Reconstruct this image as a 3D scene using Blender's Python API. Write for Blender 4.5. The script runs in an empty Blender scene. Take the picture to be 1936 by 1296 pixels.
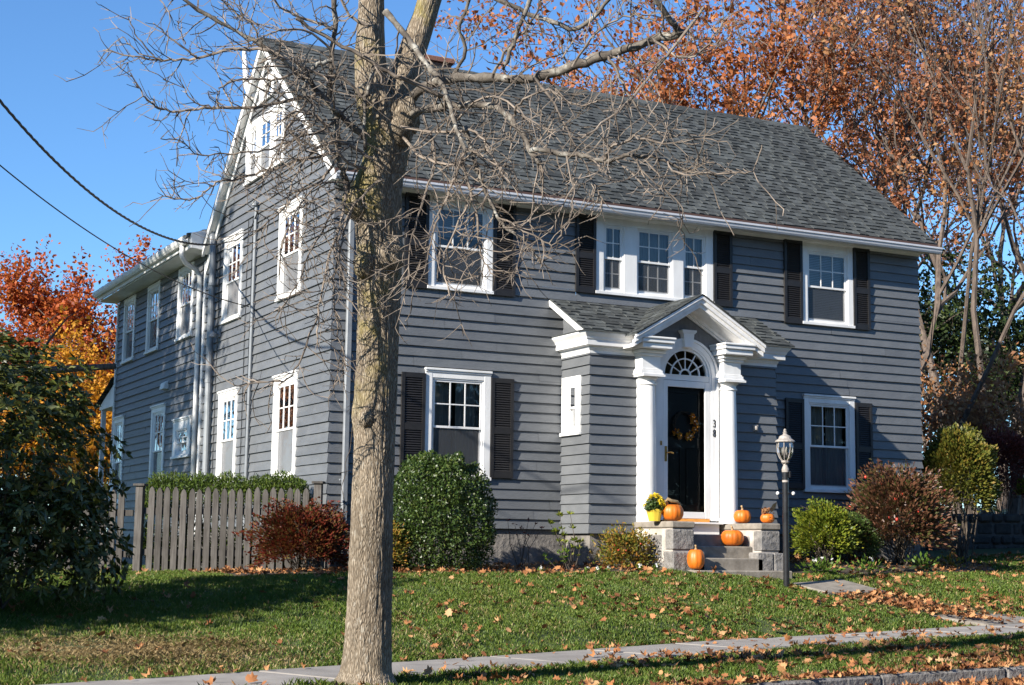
import bpy, bmesh, math, random
import numpy as np
from mathutils import Vector, noise
R = math.radians
scene = bpy.context.scene
COL = scene.collection
rng = random.Random(7)
nrs = np.random.RandomState(11)

# ------------------------------------------------------------------ camera
FPX, YAW, PIT, ROL = 2972.6174, R(27.027793), R(7.51595), R(0.746052)
CAM = Vector((-8.195265, -22.0, 1.6))
FW = Vector((math.sin(YAW)*math.cos(PIT), math.cos(YAW)*math.cos(PIT), math.sin(PIT)))
_r = Vector((math.cos(YAW), -math.sin(YAW), 0)); _u = _r.cross(FW)
RT = _r*math.cos(ROL) + _u*math.sin(ROL)
UP = _u*math.cos(ROL) - _r*math.sin(ROL)
cd = bpy.data.cameras.new('camera'); cam = bpy.data.objects.new('camera', cd); COL.objects.link(cam)
from mathutils import Matrix
cam.matrix_world = Matrix(((RT.x, UP.x, -FW.x, CAM.x), (RT.y, UP.y, -FW.y, CAM.y), (RT.z, UP.z, -FW.z, CAM.z), (0, 0, 0, 1)))
cd.sensor_width = 36; cd.lens = FPX/1936*36; cd.clip_start = 0.1; cd.clip_end = 3000
scene.camera = cam
def ray(px, py): return FW*FPX + RT*(px-968) - UP*(py-648)
def onY(px, py, Y): d = ray(px, py); return CAM + d*((Y-CAM.y)/d.y)
def onX(px, py, X): d = ray(px, py); return CAM + d*((X-CAM.x)/d.x)
def onZ(px, py, Z): d = ray(px, py); return CAM + d*((Z-CAM.z)/d.z)
def atd(px, py, dep): return CAM + ray(px, py)*(dep/FPX)

# ------------------------------------------------------------------ world and sun
SUN = Vector((-3.1, -1.0, 1.57)).normalized()
w = bpy.data.worlds.new("World"); scene.world = w; w.use_nodes = True
nt = w.node_tree; bg = nt.nodes['Background']
sky = nt.nodes.new('ShaderNodeTexSky'); sky.sky_type = 'NISHITA'; sky.sun_disc = False
sky.sun_elevation = math.asin(SUN.z); sky.sun_rotation = math.atan2(SUN.x, SUN.y) % (2*math.pi)
sky.air_density = 1.0; sky.dust_density = 0.0; sky.ozone_density = 6.0
tint = nt.nodes.new('ShaderNodeMix'); tint.data_type = 'RGBA'; tint.blend_type = 'MULTIPLY'; tint.inputs[0].default_value = 1.0; tint.inputs[7].default_value = (0.88, 1.06, 1.17, 1)
nt.links.new(sky.outputs[0], tint.inputs[6]); nt.links.new(tint.outputs[2], bg.inputs[0]); bg.inputs[1].default_value = 0.08
sl = bpy.data.lights.new('sun', 'SUN'); sl.energy = 5.0; sl.angle = R(0.53); sl.color = (1.0, 0.93, 0.82)
so = bpy.data.objects.new('sun', sl); COL.objects.link(so); so.rotation_euler = SUN.to_track_quat('Z', 'Y').to_euler()
scene.view_settings.view_transform = 'Standard'; scene.view_settings.look = 'None'
scene.view_settings.exposure = 1.13; scene.view_settings.gamma = 1.0
scene.cycles.max_bounces = 6; scene.cycles.transparent_max_bounces = 12

# ------------------------------------------------------------------ materials
def newmat(name):
    m = bpy.data.materials.new(name); m.use_nodes = True
    return m, m.node_tree, m.node_tree.nodes['Principled BSDF']
def N(t, kind, **kw):
    n = t.nodes.new(kind)
    for k, v in kw.items(): setattr(n, k, v)
    return n
def ramp(t, stops, src, interp='LINEAR'):
    r = N(t, 'ShaderNodeValToRGB'); e = r.color_ramp.elements; r.color_ramp.interpolation = interp
    while len(e) < len(stops): e.new(0.5)
    for i, (p, c) in enumerate(stops): e[i].position = p; e[i].color = (*c, 1)
    t.links.new(src, r.inputs[0]); return r.outputs[0]
def tex(t, scale, detail=4, rough=0.6, stretch=None, coord='Object'):
    tc = N(t, 'ShaderNodeTexCoord'); n = N(t, 'ShaderNodeTexNoise')
    n.inputs['Scale'].default_value = scale; n.inputs['Detail'].default_value = detail; n.inputs['Roughness'].default_value = rough
    if stretch:
        mp = N(t, 'ShaderNodeMapping'); mp.inputs['Scale'].default_value = stretch
        t.links.new(tc.outputs[coord], mp.inputs[0]); t.links.new(mp.outputs[0], n.inputs['Vector'])
    else: t.links.new(tc.outputs[coord], n.inputs['Vector'])
    return n.outputs[0]
def mix(t, a, b, f, mode='MIX'):
    m = N(t, 'ShaderNodeMix', data_type='RGBA', blend_type=mode)
    for i, v in ((0, f), (6, a), (7, b)):
        if hasattr(v, 'is_linked'): t.links.new(v, m.inputs[i])
        elif isinstance(v, tuple): m.inputs[i].default_value = (*v, 1)
        else: m.inputs[i].default_value = v
    return m.outputs[2]
def bump(t, b, h, strength=0.4, dist=0.02):
    n = N(t, 'ShaderNodeBump'); n.inputs['Strength'].default_value = strength; n.inputs['Distance'].default_value = dist
    t.links.new(h, n.inputs['Height']); t.links.new(n.outputs[0], b.inputs['Normal'])
def mat_noise(name, c1, c2, scale=8, rough=0.6, bs=0.3, bd=0.01, stretch=None, island=0.0, bscale=None, spec=0.5):
    m, t, b = newmat(name)
    f = tex(t, scale, stretch=stretch)
    c = ramp(t, [(0.3, c1), (0.7, c2)], f)
    if island:
        g = N(t, 'ShaderNodeNewGeometry')
        dk = ramp(t, [(0, (1-island,)*3), (1, (1.0,)*3)], g.outputs['Random Per Island'])
        c = mix(t, c, dk, 1.0, 'MULTIPLY')
    t.links.new(c, b.inputs['Base Color']); b.inputs['Roughness'].default_value = rough
    b.inputs['Specular IOR Level'].default_value = spec
    if bs: bump(t, b, tex(t, bscale or scale*4, stretch=stretch), bs, bd)
    return m
def mat_leaf(name, cols, trans=0.25, rough=0.5, nscale=1.5, spec=0.3):
    m, t, b = newmat(name)
    g = N(t, 'ShaderNodeNewGeometry')
    n = len(cols); isl = g.outputs['Random Per Island']
    ad = N(t, 'ShaderNodeMath', operation='MULTIPLY_ADD'); ad.inputs[1].default_value = 0.55; 
    nz = tex(t, nscale, 2, 0.5); ml = N(t, 'ShaderNodeMath', operation='MULTIPLY'); ml.inputs[1].default_value = 0.45
    t.links.new(nz, ml.inputs[0]); t.links.new(isl, ad.inputs[0]); t.links.new(ml.outputs[0], ad.inputs[2])
    c = ramp(t, [(0.08+0.84*i/(n-1), cc) for i, cc in enumerate(cols)], ad.outputs[0])
    t.links.new(c, b.inputs['Base Color']); b.inputs['Roughness'].default_value = rough; b.inputs['Specular IOR Level'].default_value = spec
    tr = N(t, 'ShaderNodeBsdfTranslucent'); t.links.new(c, tr.inputs[0])
    mx = N(t, 'ShaderNodeMixShader'); mx.inputs[0].default_value = trans
    t.links.new(b.outputs[0], mx.inputs[1]); t.links.new(tr.outputs[0], mx.inputs[2])
    t.links.new(mx.outputs[0], t.nodes['Material Output'].inputs[0])
    return m
def mat_plain(name, c, rough=0.5, metal=0.0, spec=0.5):
    m, t, b = newmat(name)
    cc = ramp(t, [(0.25, tuple(x*0.9 for x in c)), (0.75, tuple(min(1, x*1.06) for x in c))], tex(t, 6))
    t.links.new(cc, b.inputs['Base Color'])
    b.inputs['Roughness'].default_value = rough; b.inputs['Metallic'].default_value = metal; b.inputs['Specular IOR Level'].default_value = spec
    return m
def mat_glass(name, tint=(0.85, 0.9, 0.9), refl=0.05):
    m, t, b = newmat(name); t.nodes.remove(b)
    tr = N(t, 'ShaderNodeBsdfTransparent'); tr.inputs[0].default_value = (*tint, 1)
    gl = N(t, 'ShaderNodeBsdfGlossy'); gl.inputs['Roughness'].default_value = 0.02
    fr = N(t, 'ShaderNodeFresnel'); fr.inputs[0].default_value = 1.5
    ad = N(t, 'ShaderNodeMath', operation='ADD'); ad.inputs[1].default_value = refl; ad.use_clamp = True
    t.links.new(fr.outputs[0], ad.inputs[0])
    tcn = tex(t, 1.3, 2, 0.5); bp = N(t, 'ShaderNodeBump'); bp.inputs['Strength'].default_value = 0.16; bp.inputs['Distance'].default_value = 0.05
    t.links.new(tcn, bp.inputs['Height']); t.links.new(bp.outputs[0], gl.inputs['Normal'])
    mx = N(t, 'ShaderNodeMixShader')
    t.links.new(ad.outputs[0], mx.inputs[0]); t.links.new(tr.outputs[0], mx.inputs[1]); t.links.new(gl.outputs[0], mx.inputs[2])
    t.links.new(mx.outputs[0], t.nodes['Material Output'].inputs[0])
    return m
M = {}
M['siding'] = mat_noise('siding_paint', (0.110, 0.117, 0.125), (0.138, 0.145, 0.153), 3, 0.45, 0.55, 0.008, (1, 1, 2.5), 0.16, 18)
t = M['siding'].node_tree; b = t.nodes['Principled BSDF']; src = b.inputs['Base Color'].links[0].from_socket
c = mix(t, src, ramp(t, [(0.3, (.90, .90, .91)), (0.7, (1.07, 1.07, 1.06))], tex(t, .8, 5, .7)), 1.0, 'MULTIPLY'); t.links.new(c, b.inputs['Base Color'])
M['white'] = mat_noise('white_paint', (0.60, 0.595, 0.58), (0.78, 0.78, 0.77), 2.2, 0.45, 0.3, 0.005, (1, 1, .35), 0.07, 45)
M['white_worn'] = mat_noise('white_worn_paint', (0.62, 0.61, 0.60), (0.80, 0.79, 0.78), 7, 0.5, 0.4, 0.006, None, 0.0, 30)
M['shutter'] = mat_noise('shutter_paint', (0.011, 0.010, 0.010), (0.018, 0.0165, 0.016), 9, 0.5, 0.1, 0.003)
M['shingle'] = mat_noise('asphalt_shingle', (0.062, 0.070, 0.070), (0.105, 0.113, 0.112), 30, 0.9, 0.5, 0.004, None, 0.62, 150, 0.25)
t = M['shingle'].node_tree; b = t.nodes['Principled BSDF']; src = b.inputs['Base Color'].links[0].from_socket
c = mix(t, src, ramp(t, [(0.32, (.78, .78, .80)), (0.68, (1.12, 1.12, 1.10))], tex(t, .9, 5, .65, (1.6, .5, .5))), 1.0, 'MULTIPLY'); t.links.new(c, b.inputs['Base Color'])
M['gutter'] = mat_plain('gutter_metal', (0.52, 0.53, 0.56), 0.35)
M['drip'] = mat_plain('drip_edge_brown', (0.10, 0.055, 0.04), 0.5)
M['downspout'] = mat_noise('grey_pipe_paint', (0.17, 0.185, 0.20), (0.23, 0.245, 0.26), 6, 0.4, 0.1, 0.003)
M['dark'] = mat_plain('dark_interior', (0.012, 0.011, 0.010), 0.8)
M['warmdark'] = mat_plain('dim_hall_backing', (0.10, 0.055, 0.02), 0.8)  # backing colour stands for the dim amber hall behind the fanlight
M['glass'] = mat_glass('window_glass')
def mat_screen(name, c, tr_):
    m, t, b = newmat(name); b.inputs['Base Color'].default_value = (*c, 1); b.inputs['Roughness'].default_value = 0.6
    nz = ramp(t, [(0.3, tuple(x*.85 for x in c)), (0.7, c)], tex(t, 2.5, 3)); t.links.new(nz, b.inputs['Base Color'])
    tr = N(t, 'ShaderNodeBsdfTransparent'); mx = N(t, 'ShaderNodeMixShader'); mx.inputs[0].default_value = tr_
    t.links.new(b.outputs[0], mx.inputs[1]); t.links.new(tr.outputs[0], mx.inputs[2]); t.links.new(mx.outputs[0], t.nodes['Material Output'].inputs[0]); return m
M['screen'] = mat_screen('insect_screen', (0.060, 0.065, 0.072), 0.45)
M['screen_light'] = mat_screen('pale_insect_screen', (0.20, 0.205, 0.215), 0.30)
M['blind'] = mat_noise('blind_cloth', (0.30, 0.30, 0.31), (0.42, 0.42, 0.42), 3, 0.8, 0, 0)
M['curtain'] = mat_noise('curtain_cloth', (0.16, 0.17, 0.16), (0.36, 0.36, 0.34), 14, 0.9, 0.4, 0.02, (6, 6, 0.2))
M['foundation'] = mat_noise('foundation_stone', (0.10, 0.095, 0.09), (0.22, 0.20, 0.18), 3, 0.9, 0.8, 0.03)
M['stone'] = mat_noise('granite_block', (0.12, 0.112, 0.104), (0.27, 0.255, 0.238), 9, 0.85, 1.0, 0.03, None, 0.25, 14)
M['fieldstone'] = mat_noise('shaded_fieldstone', (0.025, 0.022, 0.019), (0.075, 0.066, 0.057), 6, 0.9, 1.0, 0.03, None, 0.4, 12)  # stone colour darkened to carry the shade lying on the retaining wall
M['mortar'] = mat_noise('pale_mortar', (0.30, 0.265, 0.23), (0.50, 0.455, 0.405), 6, 0.9, 0.6, 0.01)
M['concrete'] = mat_noise('step_concrete', (0.155, 0.135, 0.11), (0.27, 0.24, 0.20), 7, 0.9, 0.5, 0.008)
M['walk'] = mat_noise('sidewalk_concrete', (0.21, 0.19, 0.17), (0.32, 0.295, 0.265), 2.5, 0.9, 0.4, 0.006, None, 0.15, 60)
M['asphalt'] = mat_noise('asphalt', (0.045, 0.045, 0.047), (0.075, 0.073, 0.07), 12, 0.9, 0.6, 0.006, None, 0, 120)
m, t, b = newmat('weathered_cedar'); oi = N(t, 'ShaderNodeObjectInfo')
c = ramp(t, [(0.25, (0.050, 0.046, 0.043)), (0.5, (0.088, 0.082, 0.077)), (0.75, (0.145, 0.137, 0.129))], tex(t, 6, 5, .65, (7, 7, 0.5)))
c = mix(t, c, ramp(t, [(0, (.62, .60, .57)), (1, (1.05, 1.03, 1.0))], oi.outputs['Random']), 1.0, 'MULTIPLY'); c = mix(t, c, ramp(t, [(0.35, (.7, .68, .66)), (.6, (1, 1, 1))], tex(t, 3, 3)), 1.0, 'MULTIPLY')
t.links.new(c, b.inputs['Base Color']); b.inputs['Roughness'].default_value = .9; bump(t, b, tex(t, 16, 4, .6, (6, 6, 0.5)), .6, .006); M['wood'] = m
M['black'] = mat_noise('black_post_paint', (0.010, 0.010, 0.011), (0.02, 0.02, 0.022), 12, 0.3, 0.08, 0.002)
M['lampwhite'] = mat_noise('faded_lamp_paint', (0.21, 0.185, 0.162), (0.36, 0.325, 0.29), 14, 0.6, 0.3, 0.004)
M['brass'] = mat_plain('brass', (0.42, 0.27, 0.09), 0.3, 0.9)
M['door'] = mat_plain('black_door_paint', (0.013, 0.012, 0.011), 0.3)
M['oak'] = mat_noise('oak_threshold', (0.55, 0.22, 0.04), (0.70, 0.32, 0.07), 8, 0.4, 0.1, 0.002, (1, 6, 6))
M['brick'] = mat_noise('chimney_brick', (0.16, 0.07, 0.05), (0.26, 0.12, 0.08), 12, 0.9, 0.5, 0.01)
M['cable'] = mat_plain('black_cable', (0.012, 0.012, 0.013), 0.5)
M['pumpkin'] = mat_noise('pumpkin_skin', (0.47, 0.105, 0.006), (0.68, 0.180, 0.012), 7, 0.48, 0.25, 0.006, (1, 1, .4), 0, 60)
M['stem'] = mat_noise('dry_stem', (0.23, 0.15, 0.07), (0.42, 0.29, 0.15), 20, 0.8, 0.4, 0.004)
M['yellow'] = mat_plain('yellow_foil', (0.60, 0.44, 0.05), 0.35)
M['timber'] = mat_noise('dark_timber', (0.05, 0.045, 0.04), (0.09, 0.08, 0.07), 8, 0.85, 0.5, 0.01, (1, 1, 4))
M['soil'] = mat_noise('bed_soil', (0.035, 0.026, 0.018), (0.075, 0.055, 0.036), 10, 0.95, 0.7, 0.03)
M['twig'] = mat_noise('pale_twig', (0.085, 0.065, 0.050), (0.32, 0.26, 0.205), 7, 0.8, 0.5, 0.004, None, 0.45)
M['woodbark'] = mat_noise('woods_bark', (0.06, 0.045, 0.036), (0.165, 0.125, 0.098), 5, 0.9, 0.7, 0.03, (3, 3, 0.7), 0.2)
M['shrubwood'] = mat_noise('shrub_stem', (0.045, 0.035, 0.026), (0.10, 0.078, 0.058), 9, 0.9, 0.3, 0.004)

# bark of the street tree: interlaced furrows from stretched cells
m, t, b = newmat('furrowed_bark')
tc = N(t, 'ShaderNodeTexCoord'); mp = N(t, 'ShaderNodeMapping'); mp.inputs['Scale'].default_value = (1, 1, 0.17); t.links.new(tc.outputs['Object'], mp.inputs[0])
dn = N(t, 'ShaderNodeTexNoise'); dn.inputs['Scale'].default_value = 9; dn.inputs['Detail'].default_value = 4; t.links.new(mp.outputs[0], dn.inputs['Vector'])
va = N(t, 'ShaderNodeVectorMath', operation='MULTIPLY_ADD'); va.inputs[1].default_value = (.06, .06, .03); t.links.new(dn.outputs['Color'], va.inputs[0]); t.links.new(mp.outputs[0], va.inputs[2])
vo = N(t, 'ShaderNodeTexVoronoi', feature='DISTANCE_TO_EDGE'); vo.inputs['Scale'].default_value = 74; t.links.new(va.outputs[0], vo.inputs['Vector'])
fur = ramp(t, [(0.02, (0, 0, 0)), (0.22, (.7,)*3), (0.5, (1, 1, 1))], vo.outputs['Distance'])
c = ramp(t, [(0.0, (0.165, 0.132, 0.098)), (0.45, (0.285, 0.238, 0.182)), (1.0, (0.37, 0.318, 0.252))], fur)
f2 = tex(t, 2.2, 4, 0.65); f3 = tex(t, 26, 4, 0.65, (1, 1, 0.4)); f4 = tex(t, 1.1, 3, .6)
c = mix(t, c, ramp(t, [(0.3, (0.62, .60, .57)), (0.7, (1.18, 1.16, 1.12))], f4), 1.0, 'MULTIPLY')
c = mix(t, c, ramp(t, [(0.55, (0, 0, 0)), (0.68, (1, 1, 1))], f3), 0.0)
pl = N(t, 'ShaderNodeMath', operation='MULTIPLY'); pl.inputs[1].default_value = .55; t.links.new(ramp(t, [(0.58, (0, 0, 0)), (0.66, (1, 1, 1))], f3), pl.inputs[0]); c = mix(t, c, (0.40, 0.37, 0.31), pl.outputs[0])
sep = N(t, 'ShaderNodeSeparateXYZ'); t.links.new(tc.outputs['Object'], sep.inputs[0])
mr = N(t, 'ShaderNodeMapRange'); mr.inputs[1].default_value = 1.7; mr.inputs[2].default_value = 3.2; t.links.new(sep.outputs[2], mr.inputs[0])
mo = N(t, 'ShaderNodeMath', operation='MULTIPLY'); t.links.new(ramp(t, [(0.50, (0, 0, 0)), (0.62, (1, 1, 1))], f2), mo.inputs[0]); t.links.new(mr.outputs[0], mo.inputs[1])
mo2 = N(t, 'ShaderNodeMath', operation='MULTIPLY'); mo2.inputs[1].default_value = 0.66; t.links.new(mo.outputs[0], mo2.inputs[0])
c = mix(t, c, (0.20, 0.165, 0.035), mo2.outputs[0])
t.links.new(c, b.inputs['Base Color']); b.inputs['Roughness'].default_value = 0.95; b.inputs['Specular IOR Level'].default_value = 0.15
hh = N(t, 'ShaderNodeMath', operation='MULTIPLY_ADD'); hh.inputs[1].default_value = .35; t.links.new(f3, hh.inputs[0]); t.links.new(fur, hh.inputs[2])
bump(t, b, hh.outputs[0], 0.9, 0.010); M['bark'] = m
m, t, b = newmat('lichen_bark')
c = ramp(t, [(0.40, (0.06, 0.049, 0.039)), (0.55, (0.135, 0.118, 0.097)), (0.66, (0.30, 0.29, 0.255))], tex(t, 7, 4, 0.65))
t.links.new(c, b.inputs['Base Color']); b.inputs['Roughness'].default_value = 0.9; bump(t, b, tex(t, 30, 4), 0.6, 0.01); M['lichen'] = m

M['lf_orange'] = mat_leaf('leaf_orange', [(0.15, 0.046, 0.018), (0.31, 0.094, 0.030), (0.42, 0.150, 0.050), (0.47, 0.235, 0.095)], 0.35, 0.55, 0.4)
M['lf_rust'] = mat_leaf('leaf_rust', [(0.13, 0.050, 0.028), (0.27, 0.100, 0.047), (0.36, 0.155, 0.078), (0.43, 0.245, 0.14)], 0.3, 0.55, 0.4)
M['lf_tan'] = mat_leaf('leaf_tan', [(0.13, 0.055, 0.025), (0.26, 0.115, 0.05), (0.37, 0.19, 0.085), (0.43, 0.26, 0.11)], 0.3, 0.55, 0.5)
M['lf_yellow'] = mat_leaf('leaf_yellow', [(0.30, 0.11, 0.01), (0.45, 0.20, 0.015), (0.58, 0.30, 0.025), (0.52, 0.14, 0.02)], 0.4, 0.55, 0.4)
M['lf_redorange'] = mat_leaf('leaf_red_orange', [(0.15, 0.028, 0.010), (0.32, 0.06, 0.015), (0.42, 0.10, 0.02), (0.45, 0.18, 0.03)], 0.35, 0.55, 0.4)
M['lf_ever'] = mat_leaf('leaf_evergreen', [(0.008, 0.014, 0.005), (0.016, 0.032, 0.010), (0.035, 0.055, 0.015), (0.08, 0.10, 0.02)], 0.12, 0.5, 0.8)
M['lf_rhodo'] = mat_leaf('leaf_rhododendron', [(0.020, 0.028, 0.006), (0.040, 0.054, 0.010), (0.075, 0.088, 0.016), (0.15, 0.135, 0.03)], 0.12, 0.42, 1.5, 0.4)
M['lf_box'] = mat_leaf('leaf_boxwood', [(0.018, 0.036, 0.008), (0.035, 0.066, 0.013), (0.06, 0.10, 0.02), (0.14, 0.15, 0.035)], 0.15, 0.4, 4, 0.45)
M['lf_yew'] = mat_leaf('leaf_yew', [(0.025, 0.045, 0.008), (0.05, 0.085, 0.012), (0.085, 0.13, 0.02), (0.15, 0.16, 0.03)], 0.2, 0.5, 4)
M['lf_red'] = mat_leaf('leaf_red_shrub', [(0.035, 0.030, 0.010), (0.085, 0.016, 0.010), (0.15, 0.022, 0.012), (0.09, 0.075, 0.018), (0.28, 0.055, 0.02)], 0.3, 0.5, 5)
M['lf_nandina'] = mat_leaf('leaf_mixed_autumn', [(0.06, 0.10, 0.015), (0.13, 0.15, 0.02), (0.30, 0.19, 0.03), (0.30, 0.06, 0.02)], 0.3, 0.5, 6)
M['lf_lime'] = mat_leaf('leaf_lime', [(0.05, 0.085, 0.010), (0.11, 0.155, 0.018), (0.20, 0.23, 0.025), (0.34, 0.30, 0.03)], 0.3, 0.45, 4)
M['lf_bronze'] = mat_leaf('leaf_bronze', [(0.028, 0.040, 0.010), (0.060, 0.062, 0.018), (0.12, 0.050, 0.030), (0.17, 0.075, 0.042), (0.18, 0.13, 0.07)], 0.2, 0.38, 5, 0.5)
M['lf_olive'] = mat_leaf('leaf_olive', [(0.035, 0.055, 0.010), (0.08, 0.095, 0.015), (0.15, 0.14, 0.022), (0.24, 0.12, 0.025)], 0.25, 0.5, 3)
M['lf_maroon'] = mat_leaf('leaf_maroon', [(0.035, 0.012, 0.010), (0.085, 0.020, 0.016), (0.15, 0.034, 0.026), (0.22, 0.05, 0.03)], 0.2, 0.5, 3)
M['lf_green'] = mat_leaf('leaf_fresh_green', [(0.05, 0.10, 0.015), (0.10, 0.17, 0.025), (0.18, 0.24, 0.04)], 0.3, 0.45, 5)
M['lf_fallen'] = mat_leaf('leaf_fallen', [(0.085, 0.036, 0.018), (0.20, 0.075, 0.03), (0.34, 0.145, 0.055), (0.43, 0.23, 0.10), (0.52, 0.36, 0.19)], 0.12, 0.6, 3)
M['petal_white'] = mat_plain('white_petal', (0.62, 0.61, 0.58), 0.5)
M['petal_yellow'] = mat_leaf('yellow_petal', [(0.62, 0.42, 0.02), (0.80, 0.60, 0.03), (0.85, 0.70, 0.08)], 0.2, 0.5, 20)
M['petal_orange'] = mat_leaf('orange_petal', [(0.72, 0.18, 0.02), (0.90, 0.38, 0.04), (0.94, 0.60, 0.10)], 0.2, 0.5, 20)
M['berry'] = mat_plain('red_berry', (0.50, 0.05, 0.03), 0.35)

# lawn soil under the blades
def lawnmats():
    m, t, b = newmat('lawn_turf')
    c = ramp(t, [(0.3, (0.030, 0.048, 0.012)), (0.55, (0.055, 0.078, 0.020)), (0.75, (0.10, 0.095, 0.035))], tex(t, 1.6, 5))
    c = mix(t, c, ramp(t, [(0.3, (0.55,)*3), (0.7, (1.2,)*3)], tex(t, 60, 3)), 1.0, 'MULTIPLY')
    t.links.new(c, b.inputs['Base Color']); b.inputs['Roughness'].default_value = 0.95; bump(t, b, tex(t, 40, 4), 0.8, 0.03)
    g = mat_leaf('grass_blade', [(0.055, 0.105, 0.015), (0.095, 0.162, 0.024), (0.148, 0.208, 0.036), (0.24, 0.24, 0.06)], 0.3, 0.5, 0.7)
    s = mat_leaf('straw_blade', [(0.22, 0.155, 0.065), (0.40, 0.30, 0.15), (0.58, 0.46, 0.26)], 0.25, 0.6, 1)
    return m, g, s
M['lawn'], M['grass'], M['straw'] = lawnmats()

# ------------------------------------------------------------------ object helpers
LOC = {}
def tag(o, label=None, cat=None, group=None, kind=None):
    if label: o['label'] = label
    if cat: o['category'] = cat
    if group: o['group'] = group
    if kind: o['kind'] = kind
    return o
def thing(name, label, cat, loc, group=None):
    o = bpy.data.objects.new(name, None); COL.objects.link(o); o.location = loc; o.empty_display_size = 0.2
    LOC[o.name] = Vector(loc); return tag(o, label, cat, group)
def link(name, me, mat, parent=None, loc=None):
    o = bpy.data.objects.new(name, me); COL.objects.link(o); me.materials.append(M[mat] if isinstance(mat, str) else mat)
    if parent is not None: o.parent = parent; LOC[o.name] = LOC[parent.name].copy()
    else: LOC[o.name] = Vector(loc or (0, 0, 0)); o.location = LOC[o.name]
    return o
class MB:
    def __init__(s, tf=None): s.v = []; s.f = []; s.tf = tf
    def add(s, vs, fs):
        n = len(s.v)
        s.v += [s.tf(*p) for p in vs] if s.tf else [tuple(p) for p in vs]
        s.f += [tuple(n+i for i in f) for f in fs]; return s
    def box(s, a0, a1, b0, b1, c0, c1):
        return s.add([(a0,b0,c0),(a1,b0,c0),(a1,b1,c0),(a0,b1,c0),(a0,b0,c1),(a1,b0,c1),(a1,b1,c1),(a0,b1,c1)],
                     [(0,3,2,1),(4,5,6,7),(0,1,5,4),(1,2,6,5),(2,3,7,6),(3,0,4,7)])
    def quad(s, a, b, c, d): return s.add([a, b, c, d], [(0, 1, 2, 3)])
    def poly(s, pts): return s.add(pts, [tuple(range(len(pts)))])
    def prism(s, pts, d):          # polygon of 3D points swept by vector d
        n = len(pts); q = [tuple(p[i]+d[i] for i in range(3)) for p in pts]
        return s.add(list(pts)+q, [tuple(range(n))[::-1], tuple(range(n, 2*n))] + [(i, (i+1) % n, n+(i+1) % n, n+i) for i in range(n)])
    def lathe(s, prof, c, n=20, axis='z'):
        vs, fs = [], []
        for r, h in prof:
            for k in range(n):
                a = 2*math.pi*k/n; vs.append((c[0]+r*math.cos(a), c[1]+r*math.sin(a), c[2]+h))
        for i in range(len(prof)-1):
            for k in range(n): fs.append((i*n+k, i*n+(k+1) % n, (i+1)*n+(k+1) % n, (i+1)*n+k))
        fs.append(tuple(range(n))[::-1]); m = (len(prof)-1)*n; fs.append(tuple(m+k for k in range(n)))
        return s.add(vs, fs)
    def tube(s, pts, rad, n=6, cap=True):
        pts = [Vector(p) for p in pts]; m = len(pts)
        if not hasattr(rad, '__len__'): rad = [rad]*m
        vs, fs = [], []; ref = Vector((0.31, 0.22, 0.93)).normalized()
        for i in range(m):
            d = (pts[min(i+1, m-1)]-pts[max(i-1, 0)])
            d = d.normalized() if d.length > 1e-9 else Vector((0, 0, 1))
            a = d.cross(ref)
            if a.length < 0.15: a = d.cross(Vector((1, 0.1, 0)))
            a.normalize(); bb = d.cross(a)
            for k in range(n):
                th = 2*math.pi*k/n; vs.append(tuple(pts[i]+(a*math.cos(th)+bb*math.sin(th))*rad[i]))
        for i in range(m-1):
            for k in range(n): fs.append((i*n+k, i*n+(k+1) % n, (i+1)*n+(k+1) % n, (i+1)*n+k))
        if cap: fs.append(tuple(range(n))[::-1]); fs.append(tuple((m-1)*n+k for k in range(n)))
        return s.add(vs, fs)
    def build(s, name, mat, parent=None, smooth=False, bevel=0.0, loc=None, recalc=True):
        base = LOC[parent.name] if parent is not None else Vector(loc or (0, 0, 0))
        me = bpy.data.meshes.new(name)
        me.from_pydata([(x-base.x, y-base.y, z-base.z) for x, y, z in s.v], [], s.f)
        if recalc or bevel:
            bm = bmesh.new(); bm.from_mesh(me)
            if bevel:
                bmesh.ops.bevel(bm, geom=[e for e in bm.edges if len(e.link_faces) == 2 and e.calc_face_angle(0) > 0.6], offset=bevel, segments=1, affect='EDGES', profile=0.7)
            bmesh.ops.recalc_face_normals(bm, faces=bm.faces); bm.to_mesh(me); bm.free()
        if smooth: me.polygons.foreach_set('use_smooth', [True]*len(me.polygons))
        me.update(); return link(name, me, mat, parent, loc)
def bulk(name, verts, nper, mat, parent=None, faces=None, kind=None, loc=None):
    """verts (N,nper,3) -> one mesh, one polygon per row (or the given face pattern)"""
    verts = np.asarray(verts, np.float32); n = verts.shape[0]
    base = np.array(LOC[parent.name] if parent is not None else (loc or (0, 0, 0)), np.float32)
    flat = (verts.reshape(-1, 3)-base)
    pat = [list(range(nper))] if faces is None else faces
    lens = [len(p) for p in pat]; idx = np.concatenate([np.array(p) for p in pat])
    allidx = (np.arange(n)[:, None]*nper+idx[None, :]).reshape(-1)
    tl = np.tile(np.array(lens), n); starts = np.concatenate([[0], np.cumsum(tl)[:-1]])
    me = bpy.data.meshes.new(name)
    me.vertices.add(len(flat)); me.vertices.foreach_set('co', flat.reshape(-1))
    me.loops.add(len(allidx)); me.loops.foreach_set('vertex_index', allidx.astype(np.int32))
    me.polygons.add(len(tl)); me.polygons.foreach_set('loop_start', starts.astype(np.int32))
    try: me.polygons.foreach_set('loop_total', tl.astype(np.int32))
    except Exception: pass
    me.update(calc_edges=True); me.validate()
    o = link(name, me, mat, parent, loc)
    if kind: o['kind'] = kind
    return o
def unit(a): return a/np.maximum(np.linalg.norm(a, axis=-1, keepdims=True), 1e-9)
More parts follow.
